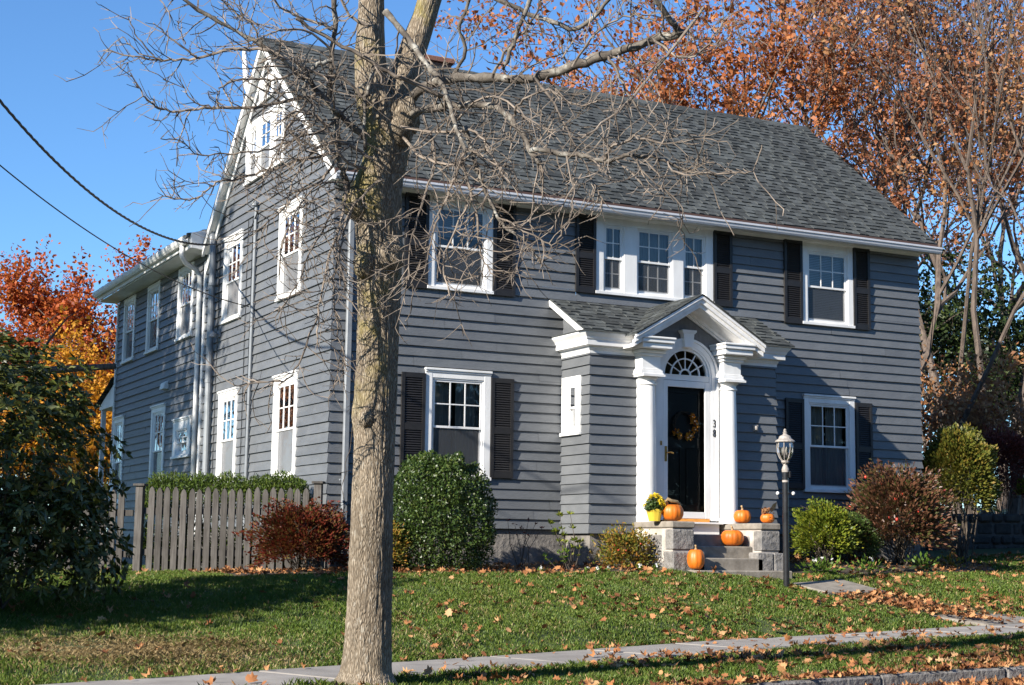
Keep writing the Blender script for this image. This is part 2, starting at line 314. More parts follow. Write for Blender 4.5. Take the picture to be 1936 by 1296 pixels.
def leaves(name, C, size, mat, parent=None, aspect=0.5, up=0.0, out=None, fold=0.25, seed=0, kind=None, loc=None, sizevar=0.35, droop=0.0):
    """leaf quads at C (N,3): long axis random (biased along out / up), folded on the midrib"""
    rs = np.random.RandomState(seed); C = np.asarray(C, float); n = len(C)
    d = unit(rs.normal(size=(n, 3)))
    if out is not None: d = unit(d+out)
    d[:, 2] += up-droop; d = unit(d)
    s = unit(np.cross(d, unit(rs.normal(size=(n, 3))))); nn = np.cross(s, d)
    L = (size*(1+sizevar*rs.uniform(-1, 1, n)))[:, None]; W = L*aspect*0.5
    v = np.stack([C-d*L*0.5, C+s*W+nn*W*fold*2, C+d*L*0.5, C-s*W+nn*W*fold*2], 1)
    return bulk(name, v, 4, mat, parent, None, kind, loc)

# ------------------------------------------------------------------ ground
CX = 5.69
walk_pts = [(-16, -13.6, .44), (-9, -10.75, .46), (-3.02, -8.52, .49), (-0.65, -7.66, .50), (3.71, -6.33, .55), (8.18, -5.50, .62), (14, -4.6, .75), (24, -3.4, 1.0)]
curb_pts = [(-16, -15.2, .30), (-9, -12.9, .33), (-4, -11.2, .37), (0.29, -10.05, .42), (2.07, -9.78, .44), (3.98, -9.68, .47), (8, -9.3, .54), (14, -8.6, .65), (24, -7.4, .9)]
ctl = [(x, y, z) for x, y, z in walk_pts] + [(x, y, z) for x, y, z in curb_pts]
ctl += [(6.24, -2.8, 1.10), (6.6, -2.3, 1.24), (5.2, -2.4, 1.29), (4.2, -1.4, 1.33), (1.3, -1.6, 1.29), (-0.8, -1.5, 1.26), (-0.2, -0.3, 1.22), (-2.55, 0.95, 1.20),
        (-4.2, 1.75, 1.18), (-6.5, 1.8, 1.15), (-4.6, -4.0, 0.88), (-7.5, -3.2, 0.95), (10, -1.2, 1.42), (8.2, -1.5, 1.38), (12.3, 0.4, 1.42), (14.5, -0.2, 1.45), (8.4, -3.75, .86), (7.3, -3.3, .98), (-7, 8, 1.2),
        (-7, 18, 1.2), (3, 4, 1.3), (3, 14, 1.3), (12, 8, 1.7), (22, 4, 2.2), (22, 16, 2.6), (10, 22, 2.2), (-4, 30, 1.2), (-18, 30, 1.0), (-22, 0, 0.8),
        (30, 40, 3.2), (0, 55, 1.6), (60, 10, 4), (-50, 50, 0.5), (60, 70, 4), (-60, -20, 0), (-8.2, -22, 0.0), (6, -22, 0.25), (20, -20, 0.7), (-8, -40, -0.3), (60, -40, 1), (-60, -60, -.5), (0, 90, 2)]
P = np.array(ctl, float)
def _U(r2): return np.where(r2 > 1e-12, 0.5*r2*np.log(np.maximum(r2, 1e-12)), 0.0)
_n = len(P); _K = _U(((P[:, None, :2]-P[None, :, :2])**2).sum(-1)) + np.eye(_n)*0.08
_A = np.zeros((_n+3, _n+3)); _A[:_n, :_n] = _K; _A[:_n, _n] = 1; _A[:_n, _n+1:] = P[:, :2]; _A[_n, :_n] = 1; _A[_n+1:, :_n] = P[:, :2].T
_W = np.linalg.solve(_A, np.concatenate([P[:, 2], np.zeros(3)]))
def polyline_interp(pts, k=12):
    p = np.array(pts, float); out = []
    for i in range(len(p)-1):
        a, b = p[i], p[i+1]; m0 = (p[min(i+1, len(p)-1)]-p[max(i-1, 0)])/2; m1 = (p[min(i+2, len(p)-1)]-p[i])/2
        for j in range(k):
            u = j/k; out.append((2*u**3-3*u**2+1)*a+(u**3-2*u**2+u)*m0+(-2*u**3+3*u**2)*b+(u**3-u**2)*m1)
    out.append(p[-1]); return np.array(out)
WALK = polyline_interp(walk_pts); CURB = polyline_interp(curb_pts)
def sdist(XY, line):
    """signed distance to a polyline running +X: positive on the house side; also the line's height there"""
    XY = np.asarray(XY, float); best = np.full(len(XY), 1e9); sg = np.zeros(len(XY)); zz = np.zeros(len(XY))
    for i in range(len(line)-1):
        a, b = line[i], line[i+1]; e = b[:2]-a[:2]; l2 = (e**2).sum(); q = XY-a[:2]
        u = np.clip((q@e)/l2, 0, 1); c = q-u[:, None]*e; dd = np.sqrt((c**2).sum(1)); cr = e[0]*q[:, 1]-e[1]*q[:, 0]
        k = dd < best; best[k] = dd[k]; sg[k] = np.sign(cr[k]); zz[k] = (a[2]+(b[2]-a[2])*u)[k]
    return best*sg, zz
WW = 0.62
def H(XY):
    XY = np.asarray(XY, float); r2 = ((XY[:, None, :]-P[None, :, :2])**2).sum(-1)
    z = _U(r2)@_W[:_n]+_W[_n]+XY@_W[_n+1:]
    sw, zw = sdist(XY, WALK); near = np.clip((1.25-np.abs(sw))/(1.25-WW), 0, 1)
    z = z*(1-near)+(zw-0.03)*near
    sc, zc = sdist(XY, CURB)
    k = sc < 0.0; zr = np.minimum(zc-0.16, 10)+np.maximum(sc, -14)*0.028
    z = np.where(k, zr, z); z = np.where((sc >= 0) & (sc < 0.6), zc*(1-sc/0.6)+z*sc/0.6-0.015, z)
    return z
def hz(x, y): return float(H([(x, y)])[0])
def axis(segs):
    a = []
    for x0, x1, st in segs: a += list(np.arange(x0, x1, st))
    return np.array(a+[segs[-1][1]])
gx = axis([(-400, -60, 40), (-60, -20, 4), (-20, -6, .7), (-6, 13, .22), (13, 30, .7), (30, 70, 4), (70, 400, 40)])
gy = axis([(-120, -40, 10), (-40, -24, 2), (-24, -12, .5), (-12, 1.6, .2), (1.6, 12, .7), (12, 60, 3), (60, 500, 40)])
XX, YY = np.meshgrid(gx, gy); pts = np.stack([XX.ravel(), YY.ravel()], 1)
zz = np.concatenate([H(pts[i:i+4000]) for i in range(0, len(pts), 4000)])
far = np.clip((np.abs(pts).max(1)-70)/60, 0, 1); zz = zz*(1-far)+1.0*far
bumpz = np.array([noise.noise((x*1.3, y*1.3, 0)) for x, y in pts])*0.015
swd, _ = sdist(pts, WALK); scd, _ = sdist(pts, CURB); zz = zz+np.where((np.abs(swd) > 0.9) & (scd > .6), bumpz, 0)
nx, ny = len(gx), len(gy); me = bpy.data.meshes.new('ground')
me.from_pydata(np.column_stack([pts, zz]).tolist(), [], [(j*nx+i, j*nx+i+1, (j+1)*nx+i+1, (j+1)*nx+i) for j in range(ny-1) for i in range(nx-1)])
me.polygons.foreach_set('use_smooth', [True]*len(me.polygons)); go = link('lawn', me, 'lawn'); tag(go, kind='structure')
def ribbon(name, line, o0, o1, dz, mat, thick=0.0, joints=None):
    mb = MB(); L = []
    for i in range(len(line)):
        d = line[min(i+1, len(line)-1)]-line[max(i-1, 0)]; nn = np.array([-d[1], d[0]]); nn /= np.linalg.norm(nn)
        L.append((line[i][0]+nn[0]*o0, line[i][1]+nn[1]*o0, line[i][2]+dz, line[i][0]+nn[0]*o1, line[i][1]+nn[1]*o1, line[i][2]+dz))
    for i in range(len(L)-1):
        a, c = L[i], L[i+1]; mb.quad(a[:3], c[:3], c[3:], a[3:])
        if thick:
            for s in (slice(0, 3), slice(3, 6)):
                p, q = a[s], c[s]; mb.quad(p, q, (q[0], q[1], q[2]-thick), (p[0], p[1], p[2]-thick))
    return mb.build(name, mat, recalc=False)
# sidewalk slabs (one strip cut into flags by narrow joints)
def resample(line, step):
    d = np.concatenate([[0], np.cumsum(np.linalg.norm(np.diff(line[:, :2], axis=0), axis=1))]); q = np.arange(0, d[-1], step)
    return np.stack([np.interp(q, d, line[:, k]) for k in range(3)], 1)
mb = MB(); WR = resample(WALK, 1.5)
for i in range(len(WR)-1):
    a, c = WR[i], WR[i+1]; e = (c-a)[:2]; l = np.linalg.norm(e); e /= l; nn = np.array([-e[1], e[0]]); tz = rng.uniform(-.006, .006)
    q = []
    for u, s in ((.008, -1), (l-.008, -1), (l-.008, 1), (.008, 1)):
        x, y = a[:2]+e*u+nn*s*WW; q.append((x, y, a[2]+(c[2]-a[2])*u/l+tz-.08))
    mb.prism(q, (0, 0, .085))
tag(mb.build('sidewalk', 'walk', bevel=0.012), kind='structure')
tag(ribbon('road', CURB, -14, -0.13, -0.12, 'asphalt'), kind='structure')
mb = MB(); CR = resample(CURB, 0.02); i = 0; step = 0
L = resample(CURB, 0.1); i = 0
while i < len(L)-22:
    n = rng.randint(12, 21); a, c = L[i], L[i+n]; e = (c-a)[:2]; l = np.linalg.norm(e); e /= l; nn = np.array([-e[1], e[0]]); j = rng.uniform(-.012, .012)
    q = []
    for u, s in ((.012, -.15+j), (l-.012, -.15+j), (l-.012, 0.01), (.012, 0.01)):
        x, y = a[:2]+e*u+nn*s; q.append((x, y, a[2]+(c[2]-a[2])*u/l-.3))
    mb.prism(q, (0, 0, .31+j)); i += n
tag(mb.build('kerb', 'stone', bevel=0.018), kind='structure')
# planting bed in front of the house, a thin sheet of soil
mb = MB(); bed = [(-1.9, -1.75), (-.6, -1.95), (1.2, -2.05), (2.6, -1.95), (4.0, -2.0), (4.75, -2.05)]
bed2 = [(6.75, -2.0), (8, -2.05), (9.5, -1.95), (11, -1.6), (12.6, -.6), (13.2, .6)]
for B, yb in ((bed, 0.1), (bed2, 0.1)):
    for i in range(len(B)-1):
        for j in range(6):
            p = []
            for (x, y), u in ((B[i], j/6), (B[i+1], j/6), (B[i+1], (j+1)/6), (B[i], (j+1)/6)):
                yy = y+(max(yb, y+.5)-y)*u; p.append((x, yy, hz(x, yy)+.012))
            mb.quad(*p)
tag(mb.build('flower_bed', 'soil', recalc=False), kind='structure')
# front path: upper slab with its step, lower leaf covered slab to the sidewalk
mb = MB(); p = [onY(1494, 1104, -2.62), onY(1590, 1104, -2.35), onY(1678, 1119, -3.02), onY(1566, 1119.5, -3.28)]
for q in p: q.z = max(q.z, hz(q.x, q.y)+.012)
mb.prism([(q.x, q.y, q.z-.16) for q in p], (0, 0, .16)); pathtop = p
low = [(p[3].x, p[3].y), (p[2].x, p[2].y), (9.6, -4.75), (8.1, -5.0)]
mb.prism([(x, y, z) for (x, y), z in zip(low, (p[3].z-.25, p[2].z-.25, .55, .52))], (0, 0, .125))
tag(mb.build('path', 'concrete', bevel=0.01), kind='structure')

# ------------------------------------------------------------------ house
HX, HD, WD = 11.37, 6.83, 14.08          # front width, depth of the main block, end of the rear wing
EAVE = 7.10
house = thing('house', 'grey clapboard house with white trim, black shutters and a gabled front entry', 'house', (0, 0, 1.2))
def front(s, o, z): return (s, -o, z)
def side(s, o, z): return (-o, s, z)
def bayf(s, o, z): return (s, -0.9-o, z)
BL, BR = 3.94, 7.46
def bayl(s, o, z): return (BL-o, s, z)
def bayr(s, o, z): return (BR+o, s, z)
def eastw(s, o, z): return (HX+o, s, z)
def clap(mb, s0f, s1f, z0, z1, ops=(), e=0.1535, t=0.027, ext0=0, ext1=0, seed=0, joint=3.6):
    rr = random.Random(seed); k = 0
    while z0+k*e < z1-1e-6:
        zb, zt = z0+k*e, min(z0+(k+1)*e, z1); k += 1
        off = lambda z: t*(1-(z-zb)/e)+.004
        cuts = sorted({zb, zt} | {q for op in ops for q in op[2:] if zb < q < zt})
        jts = []; q = s0f(zb)+rr.uniform(.6, joint)
        while q < s1f(zb)-.4: jts.append(q); q += rr.uniform(2.2, joint+1.2)
        jig = rr.uniform(-.002, .003)
        for a, b in zip(cuts, cuts[1:]):
            iv = [(None, None)]; lo, hi = s0f(a), s1f(a)
            segs = [(lo, hi)]
            for op in ops:
                if op[2] < b-1e-6 and op[3] > a+1e-6:
                    ns = []
                    for x, y in segs:
                        if op[0] > x: ns.append((x, min(y, op[0])))
                        if op[1] < y: ns.append((max(x, op[1]), y))
                    segs = [g for g in ns if g[1]-g[0] > 1e-4]
            fin = []
            for x, y in segs:
                cs = [x]+[j for j in jts if x+.2 < j < y-.2]+[y]
                fin += list(zip(cs, cs[1:]))
            for x, y in fin:
                js = rr.uniform(-.0025, .0035); oa, ob = off(a)+jig+js, off(b)+jig+js; w0, w1 = rr.uniform(-.0035, .0035), rr.uniform(-.0035, .0035); w0 = 0 if a != zb else w0; w1 = 0 if a != zb else w1
                if x > lo+1e-6 and x in jts: x += .003
                xa = x-ext0*oa if abs(x-lo) < 1e-6 else x; xb = s0f(b)-ext0*ob if abs(x-lo) < 1e-6 else x
                ya = y+ext1*oa if abs(y-hi) < 1e-6 else y; yb = s1f(b)+ext1*ob if abs(y-hi) < 1e-6 else y
                if yb-xb < 0: continue
                mb.quad((xa, oa, a+w0), (ya, oa, a+w1), (yb, ob, b), (xb, ob, b))
                if a == zb: mb.quad((xa, oa, a+w0), (ya, oa, a+w1), (ya, 0, a+w1), (xa, 0, a+w0))
    return mb
CWID = 0.115
def inner(s0, s1, z0, z1, cw=CWID): return (s0+cw*.5, s1-cw*.5, z0+.03, z1-.06)
# name: (s0, s1, z0, z1)
W_front = [(1.53, 2.65, 5.59, 7.09), (8.72, 9.85, 5.59, 7.09), (1.53, 2.65, 2.66, 4.33), (8.72, 9.84, 2.66, 4.33)]
W_trip = (4.53, 6.84, 5.77, 7.09)
W_side = [(4.53, 5.64, 5.59, 7.14), (1.40, 2.54, 5.59, 7.12), (4.53, 5.64, 2.66, 4.33), (1.40, 2.54, 2.66, 4.33)]
W_attic = (2.46, 4.52, 7.93, 9.04); W_peak = (3.1, 3.86, 9.24, 9.68)
W_wing = [(12.45, 13.5, 5.64, 7.12), (10.34, 11.37, 5.64, 7.12), (7.80, 8.90, 5.64, 7.12), (13.04, 14.02, 2.5, 4.44), (9.52, 10.61, 2.66, 4.44)]
W_small = (7.59, 8.84, 3.29, 4.05)
RZ, RY = 10.32, HD/2
def roofz(y): return RZ-.8126*(RY-y) if y < RY else RZ-.98*(y-RY)
fops = [inner(*q) for q in W_front]+[inner(*W_trip)]
clap(MB(front), lambda z: 0, lambda z: HX, 1.93, EAVE, fops, ext0=1, ext1=1, seed=1).build('wall', 'siding', house, recalc=False)
g0 = lambda z: 0 if z < roofz(0)-.2 else RY-(RZ-.2-z)/.8126
g1 = lambda z: HD if z < roofz(HD)-.2 else RY+(RZ-.2-z)/.98
clap(MB(side), g0, g1, 1.93, RZ-.25, [inner(*q) for q in W_side]+[inner(*W_attic), inner(*W_peak)], ext0=1, seed=2).build('wall', 'siding', house, recalc=False)
clap(MB(lambda s, o, z: (-o+.04, s, z)), lambda z: HD+.02, lambda z: WD, 1.78, 7.16, [inner(*q) for q in W_wing]+[inner(*W_small)], ext1=1, seed=3).build('wall', 'siding', house, recalc=False)
clap(MB(eastw), g0, g1, 1.93, RZ-.25, [], seed=4).build('wall', 'siding', house, recalc=False)
for p in (((0, HD, 1.2), (HX, HD, 1.2), (HX, HD, 7), (0, HD, 7)), ((.04, WD, 1.2), (7, WD, 1.2), (7, WD, 7.1), (.04, WD, 7.1)), ((7, HD, 1.2), (7, WD, 1.2), (7, WD, 7.1), (7, HD, 7.1))): MB().quad(*p).build('wall', 'siding', house, recalc=False)
mb = MB(); mb.box(.03, HX-.03, .025, .3, .7, 1.93); mb.box(.025, .3, .3, WD-.03, .6, 1.93); mb.box(BL+.03, BR-.03, -.87, -.1, .7, 1.87)
mb.build('foundation', 'foundation', house)
# corner boards of the rear wing
for q in ((HD-.06, HD+.03, -.02, .05, 1.8, 6.95), (WD-.03, WD+.03, -.06, .012, 1.8, 7.1)): MB(side).box(*q).build('corner_board', 'white', house, bevel=.004)

def shutter(parent, s0, s1, z0, z1, tf=front):
    mb = MB(tf); o0, o1 = .022, .062; st = .052; zm = z0+(z1-z0)*.47
    for a, b in ((s0, s0+st), (s1-st, s1)): mb.box(a, b, o0, o1, z0, z1)
    rails = [(z0, z0+.10), (zm-.05, zm+.05), (z1-.075, z1)]
    for a, b in rails: mb.box(s0+st, s1-st, o0+.002, o1-.003, a, b)
    for a, b in ((rails[0][1], rails[1][0]), (rails[1][1], rails[2][0])):
        n = max(4, int((b-a)/.036)); h = (b-a)/n
        for i in range(n):
            z = a+h*i; mb.prism([(s0+st, o0+.004, z+h*1.15), (s0+st, o0+.010, z+h*1.2), (s0+st, o1-.006, z+h*.12), (s0+st, o1-.010, z)], (s1-s0-2*st, 0, 0))
    mb.box(s0+st, s1-st, o0-.018, o0-.012, z0+.02, z1-.02)
    return mb.build('shutter', 'shutter', parent)
def sashset(parent, tf, a, b, z0, z1, cols=3, rows=2, low='screen', back=None, full_grid=False, screenmat='screen', backz=0, r=.04):
    """double hung sash in the opening a..b, z0..z1 of a casing object"""
    zm = (z0+z1)/2
    def frame(z_0, z_1, o0, o1, bot):
        mb = MB(tf)
        mb.box(a, a+r, o0, o1, z_0, z_1); mb.box(b-r, b, o0, o1, z_0, z_1)
        mb.box(a+r, b-r, o0+.001, o1-.001, z_0, z_0+bot); mb.box(a+r, b-r, o0+.001, o1-.001, z_1-.036, z_1); return mb.build('sash', 'white', parent, bevel=.003)
    frame(zm-.018, z1, -.012, .012, .036); frame(z0, zm+.018, -.045, -.016, .06)
    mb = MB(tf)
    mb.quad((a+r, .0, zm), (b-r, .0, zm), (b-r, .0, z1-.03), (a+r, .0, z1-.03)); mb.build('pane', 'glass', parent, recalc=False)
    mb = MB(tf); mb.quad((a+r, -.03, z0+.05), (b-r, -.03, z0+.05), (b-r, -.03, zm), (a+r, -.03, zm)); mb.build('pane', 'glass', parent, recalc=False)
    mb = MB(tf); g = .009
    def grid(u0, u1, o):
        for i in range(1, cols): x = a+r+(b-a-2*r)*i/cols; mb.box(x-g, x+g, o-.006, o+.006, u0, u1)
        for j in range(1, rows): z = u0+(u1-u0)*j/rows; mb.box(a+r, b-r, o-.005, o+.005, z-g, z+g)
    grid(zm+.018, z1-.036, .004)
    if full_grid: grid(z0+.06, zm-.018, -.024)
    mb.build('muntin', 'white', parent)
    if low == 'screen':
        mb = MB(tf); mb.quad((a+r*.9, -.008, z0+.045), (b-r*.9, -.008, z0+.045), (b-r*.9, -.008, zm-.018), (a+r*.9, -.008, zm-.018)); mb.build('insect_screen', screenmat, parent, recalc=False)
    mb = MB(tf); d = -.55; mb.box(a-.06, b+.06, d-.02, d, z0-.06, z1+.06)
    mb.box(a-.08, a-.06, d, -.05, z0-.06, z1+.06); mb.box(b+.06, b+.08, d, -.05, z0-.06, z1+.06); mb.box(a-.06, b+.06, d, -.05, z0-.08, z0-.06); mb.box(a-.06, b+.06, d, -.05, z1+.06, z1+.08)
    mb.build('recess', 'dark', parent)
    if back:
        mb = MB(tf)
        if back == 'blind': 
            zlo = z0+.05+backz; n = int((z1-zlo)/.03)
            for i in range(n): z = zlo+i*.03; mb.quad((a+.01, -.10, z), (b-.01, -.10, z), (b-.01, -.115, z+.028), (a+.01, -.115, z+.028))
            mb.build('blind', 'blind', parent, recalc=False)
        else:
            for u0, u1 in ((a, a+(b-a)*.46), (b-(b-a)*.46, b)) if back == 'curtains' else ((a, b),):
                n = 30
                for i in range(n):
                    x0, x1 = u0+(u1-u0)*i/n, u0+(u1-u0)*(i+1)/n; f = lambda x: -.13+.022*math.sin(x*55)+.012*math.sin(x*23+1)
                    mb.quad((x0, f(x0), z0), (x1, f(x1), z0), (x1, f(x1), z1), (x0, f(x0), z1))
            mb.build('curtain', 'curtain', parent, recalc=False)
def casing(name, tf, s0, s1, z0, z1, cap=True, mull=(), cw=CWID, o=.040, label=None, headroom=0.0, sill=True):
    mb = MB(tf); sh = .05
    mb.box(s0, s0+cw, -.05, o, z0+sh, z1); mb.box(s1-cw, s1, -.05, o, z0+sh, z1)
    mb.box(s0+cw, s1-cw, -.05, o-.003, z1-cw-headroom, z1)
    for a, b in mull: mb.box(a, b, -.05, o+.002, z0+sh, z1-cw)
    # inner stop moulding
    for u, v in zip([s0+cw]+[m_[1] for m_ in mull], [m_[0] for m_ in mull]+[s1-cw]):
        mb.box(u, u+.022, -.05, o-.015, z0+sh, z1-cw-headroom); mb.box(v-.022, v, -.05, o-.015, z0+sh, z1-cw-headroom); mb.box(u+.022, v-.022, -.05, o-.016, z1-cw-headroom-.025, z1-cw-headroom)
    if cap: mb.box(s0-.012, s1+.012, .0, o+.03, z1, z1+.035); mb.box(s0-.004, s1+.004, .0, o+.012, z1-.03, z1-.001)
    ob = mb.build(name, 'white', house, bevel=.004)
    if label: ob['label'] = label
    mb = MB(tf); mb.box(s0-.015, s1+.015, -.05, o+.028, z0, z0+sh); mb.box(s0+cw, s1-cw, -.05, o-.012, z0+sh, z0+sh+.03); mb.build('sill', 'white', ob, bevel=.004)
    return ob
def window(tf, q, cap=True, back=None, cols=3, screenmat='screen', backz=0, low='screen', headroom=0.0):
    s0, s1, z0, z1 = q
    ob = casing('window', tf, s0, s1, z0, z1, cap, headroom=headroom)
    sashset(ob, tf, s0+CWID+.02, s1-CWID-.02, z0+.075, z1-CWID-headroom-.022, cols, 2, low, back, screenmat=screenmat, backz=backz); return ob
sws = [(1.13, 1.527), (2.653, 3.045), (8.325, 8.717), (9.853, 10.22)]
window(front, W_front[0], False, 'blind', backz=.75, headroom=.05); window(front, W_front[1], False, 'blind', headroom=.06)
window(front, W_front[2], True, 'curtains'); window(front, W_front[3], True, 'curtains')
for i, (a, b) in enumerate(sws): shutter(house, a, b, 5.585, 7.08); shutter(house, a, b, 2.71, 4.27)
ob = casing('window', front, *W_trip, False, [(5.07, 5.32), (6.02, 6.235)], .15, label='triple window above the entry'); 
for i, (a, b, cc) in enumerate(((4.69, 5.06, 2), (5.33, 6.01, 3), (6.245, 6.685, 2))): sashset(ob, front, a+.012, b-.012, 5.85, 6.92, cc, 2, 'screen', 'curtains' if i != 1 else 'curtain', True)
shutter(house, 4.15, 4.525, 5.765, 7.08); shutter(house, 6.845, 7.222, 5.765, 7.08)
for q, bk, sm in zip(W_side, (None, 'blind', 'curtains', 'curtains'), ('screen_light',)*4): window(side, q, True, bk, screenmat=sm, backz=.1)
wingf = lambda s, o, z: (-o+.04, s, z)
for i, q in enumerate(W_wing): window(wingf, q, i > 2, 'blind' if i == 2 else None, screenmat='screen_light' if i == 2 else 'screen', backz=.7)
ob = casing('window', wingf, *W_small, True, (), .2, label='small square window on the rear wing'); a, b, z0, z1 = W_small
sashset(ob, wingf, a+.22, b-.22, z0+.09, z1-.23, 2, 2, None, None)
ob = casing('window', side, *W_attic, False, [(3.05, 3.17), (3.83, 3.95)], .12, label='triple attic window in the gable')
for a, b in ((2.59, 3.04), (3.18, 3.82), (3.96, 4.39)): sashset(ob, side, a+.005, b-.005, 8.01, 8.9, 2, 2, 'screen', 'blind', screenmat='screen_light')
# small peak window with crossed bars
a, b, z0, z1 = W_peak; ob = casing('window', side, a, b, z0, z1, False, (), .10, label='small peak window in the gable')
mb = MB(side); mb.quad((a+.1, .0, z0+.07), (b-.1, .0, z0+.07), (b-.1, .0, z1-.1), (a+.1, .0, z1-.1)); mb.build('pane', 'glass', ob, recalc=False)
mb = MB(side); mb.box(a, b, -.4, -.38, z0, z1); mb.build('recess', 'dark', ob)
mb = MB(side); mb.tube([(a+.1, .01, z0+.08), (b-.1, .01, z1-.1)], .012, 4); mb.tube([(b-.1, .014, z0+.08), (a+.1, .014, z1-.1)], .012, 4); mb.build('muntin', 'white', ob)

# ---- roofs: courses of individual shingle tabs
def shingle_plane(org, u, v, un, ulen, vlen, seed=0, course=.142, uf=None, mb=None):
    """org + u*s + v*t ; t runs up the slope ; un the outward normal; uf(t) gives the s limits"""
    rr = random.Random(seed); org, u, v, un = Vector(org), Vector(u), Vector(v), Vector(un); mb = mb or MB(); n = int(math.ceil(vlen/course))
    Pp = lambda s, t, h: tuple(org+u*s+v*t+un*h)
    for k in range(n):
        t0, t1 = k*course, min((k+1)*course+.03, vlen); lo, hi = uf(t0) if uf else (0, ulen)
        s = lo-rr.uniform(0, .2); thick = rr.random() < .5
        while s < hi:
            wd = rr.uniform(.07, .24); a, b = max(s, lo), min(s+wd, hi); s += wd
            if b-a < .005: continue
            th = .024 if thick else .009; thick = not thick if rr.random() < .85 else thick
            tj = t0+rr.uniform(-.006, .006)
            mb.quad(Pp(a, tj, th), Pp(b, tj, th), Pp(b, t1, .002), Pp(a, t1, .002)); mb.quad(Pp(a, tj, 0), Pp(b, tj, 0), Pp(b, tj, th), Pp(a, tj, th))
            if th > .01: mb.quad(Pp(a, tj, 0), Pp(a, tj, th), Pp(a, t1, .002), Pp(a, t1, 0)); mb.quad(Pp(b, tj, 0), Pp(b, tj, th), Pp(b, t1, .002), Pp(b, t1, 0))
    return mb
RX0, RX1, EY, EZ = -.18, 11.52, -.40, 7.22
sl_ = Vector((0, RY-EY, RZ-EZ)); Ls = sl_.length; vv = sl_/Ls; nn = Vector((0, -vv.z, vv.y))
mb = shingle_plane((RX0, EY, EZ), (1, 0, 0), vv, nn, RX1-RX0, Ls, 1)
mb.prism([(RX0, EY, EZ-.002), (RX0, RY, RZ-.002), (RX0, RY, RZ-.04), (RX0, EY, EZ-.04)], (RX1-RX0, 0, 0))
RBY = 6.62; RBZ = roofz(RBY)
mb.prism([(RX0, RY, RZ), (RX0, RBY, RBZ), (RX0, RBY, RBZ-.05), (RX0, RY, RZ-.05)], (RX1-RX0, 0, 0))
for i in range(40):   # ridge caps
    x = RX0+(RX1-RX0)*i/40; h = .012+.006*(i % 2); mb.prism([(x, RY-.13, RZ-.10+h), (x, RY, RZ+h+.012), (x, RY+.13, RZ-.12+h), (x, RY+.13, RZ-.16), (x, RY, RZ-.02), (x, RY-.13, RZ-.13)], (.30, 0, 0))
roof = mb.build('roof', 'shingle', house, recalc=False)
mb = MB(); mb.box(RX0+.01, RX1-.01, EY-.012, EY+.02, EZ-.07, EZ-.006); mb.build('drip_edge', 'drip', house)
# eave: gutter, fascia, soffit, frieze
gp = [(-.33, 7.165), (-.33, 7.055), (-.415, 7.055), (-.432, 7.085), (-.44, 7.12), (-.455, 7.135), (-.455, 7.167), (-.445, 7.167), (-.443, 7.14), (-.342, 7.10), (-.342, 7.165)]
mb = MB(); mb.prism([(RX0+.02, y, z) for y, z in gp], (RX1-RX0+.05, 0, 0)); gt = mb.build('gutter', 'gutter', house)
mb = MB(); mb.box(RX0+.03, RX1-.03, -.328, -.30, 7.06, 7.26); mb.box(RX0+.05, RX1-.05, -.30, .02, EAVE, EAVE+.03); mb.prism([(.0, -.03, EAVE-.002), (.0, -.09, EAVE-.002), (.0, -.085, EAVE-.02), (.0, -.05, EAVE-.045), (.0, -.03, EAVE-.055)], (HX, 0, 0)); mb.build('eave_trim', 'white', house)
# rake boards of the left gable and the right gable
for nm, x0, x1 in (('rake', RX0, -.135), ('rake', HX+.11, RX1)):
    mb = MB(); o = -.045
    def rk(y0, y1, top, bot, xa, xb): mb.prism([(xa, y0, roofz(y0)+top), (xa, y1, roofz(y1)+top), (xa, y1, roofz(y1)+bot), (xa, y0, roofz(y0)+bot)], (xb-xa, 0, 0))
    lo, hi = EY+.02, RBY-.03
    rk(lo, RY, o, o-.15, x0, x1); rk(RY, hi, o, o-.17, x0, x1)
    xs = (x1, -.03) if x0 < 0 else (HX+.03, x0)
    rk(lo+.1, RY, o-.10, o-.125, *xs); rk(RY, hi, o-.10, o-.125, *xs)
    xf = (-.052, -.026) if x0 < 0 else (HX+.026, HX+.052)
    rk(0.02, RY, o-.126, o-.28, *xf); rk(RY, 6.75, o-.126, o-.32, *xf)
    mb.build(nm, 'white', house)
# boxed eave return where the rear wing meets the gable, then the wing's eave
mb = MB(); mb.prism([(-.40, 6.56, 7.43), (-.40, 6.56, 7.14), (-.02, 6.56, 7.10), (-.02, 6.56, 7.52)], (0, .5, 0)); mb.box(-.42, -.38, 6.98, WD+.3, 7.17, 7.34); mb.box(-.38, .05, 6.98, WD+.28, 7.15, 7.17); mb.build('eave_trim', 'white', house, bevel=.006)
mb = MB(); gq = [(-.42, 7.36), (-.42, 7.24), (-.49, 7.24), (-.52, 7.28), (-.535, 7.33), (-.535, 7.365), (-.525, 7.365), (-.52, 7.335), (-.43, 7.30), (-.43, 7.36)]
mb.prism([(x, 6.7, z) for x, z in gq], (0, WD+.3-6.7, 0)); mb.build('gutter', 'white', house)
mb = shingle_plane((-.46, WD+.3, 7.40), (0, -1, 0), Vector((1, 0, .32)).normalized(), Vector((-.32, 0, 1)).normalized(), WD+.3-6.6, 4.0, 5)
mb.prism([(-.46, 6.62, 7.395), (3.2, 6.62, 8.566), (7.3, 6.62, 7.2), (7.3, 6.62, 7.15), (3.2, 6.62, 8.45), (-.46, 6.62, 7.355)], (0, WD+.3-6.62, 0)); mb.build('roof', 'shingle', house, recalc=False)
# flue pipe behind the rear roof slope
mb = MB(); mb.tube([onX(482, 184, -.05), onX(474, 176, .0), onX(467, 160, .05), onX(464, 130, .08), onX(461.5, 96, .1)], [.075, .085, .07, .055, .035], 10); mb.build('vent_pipe', 'white', house, smooth=True)
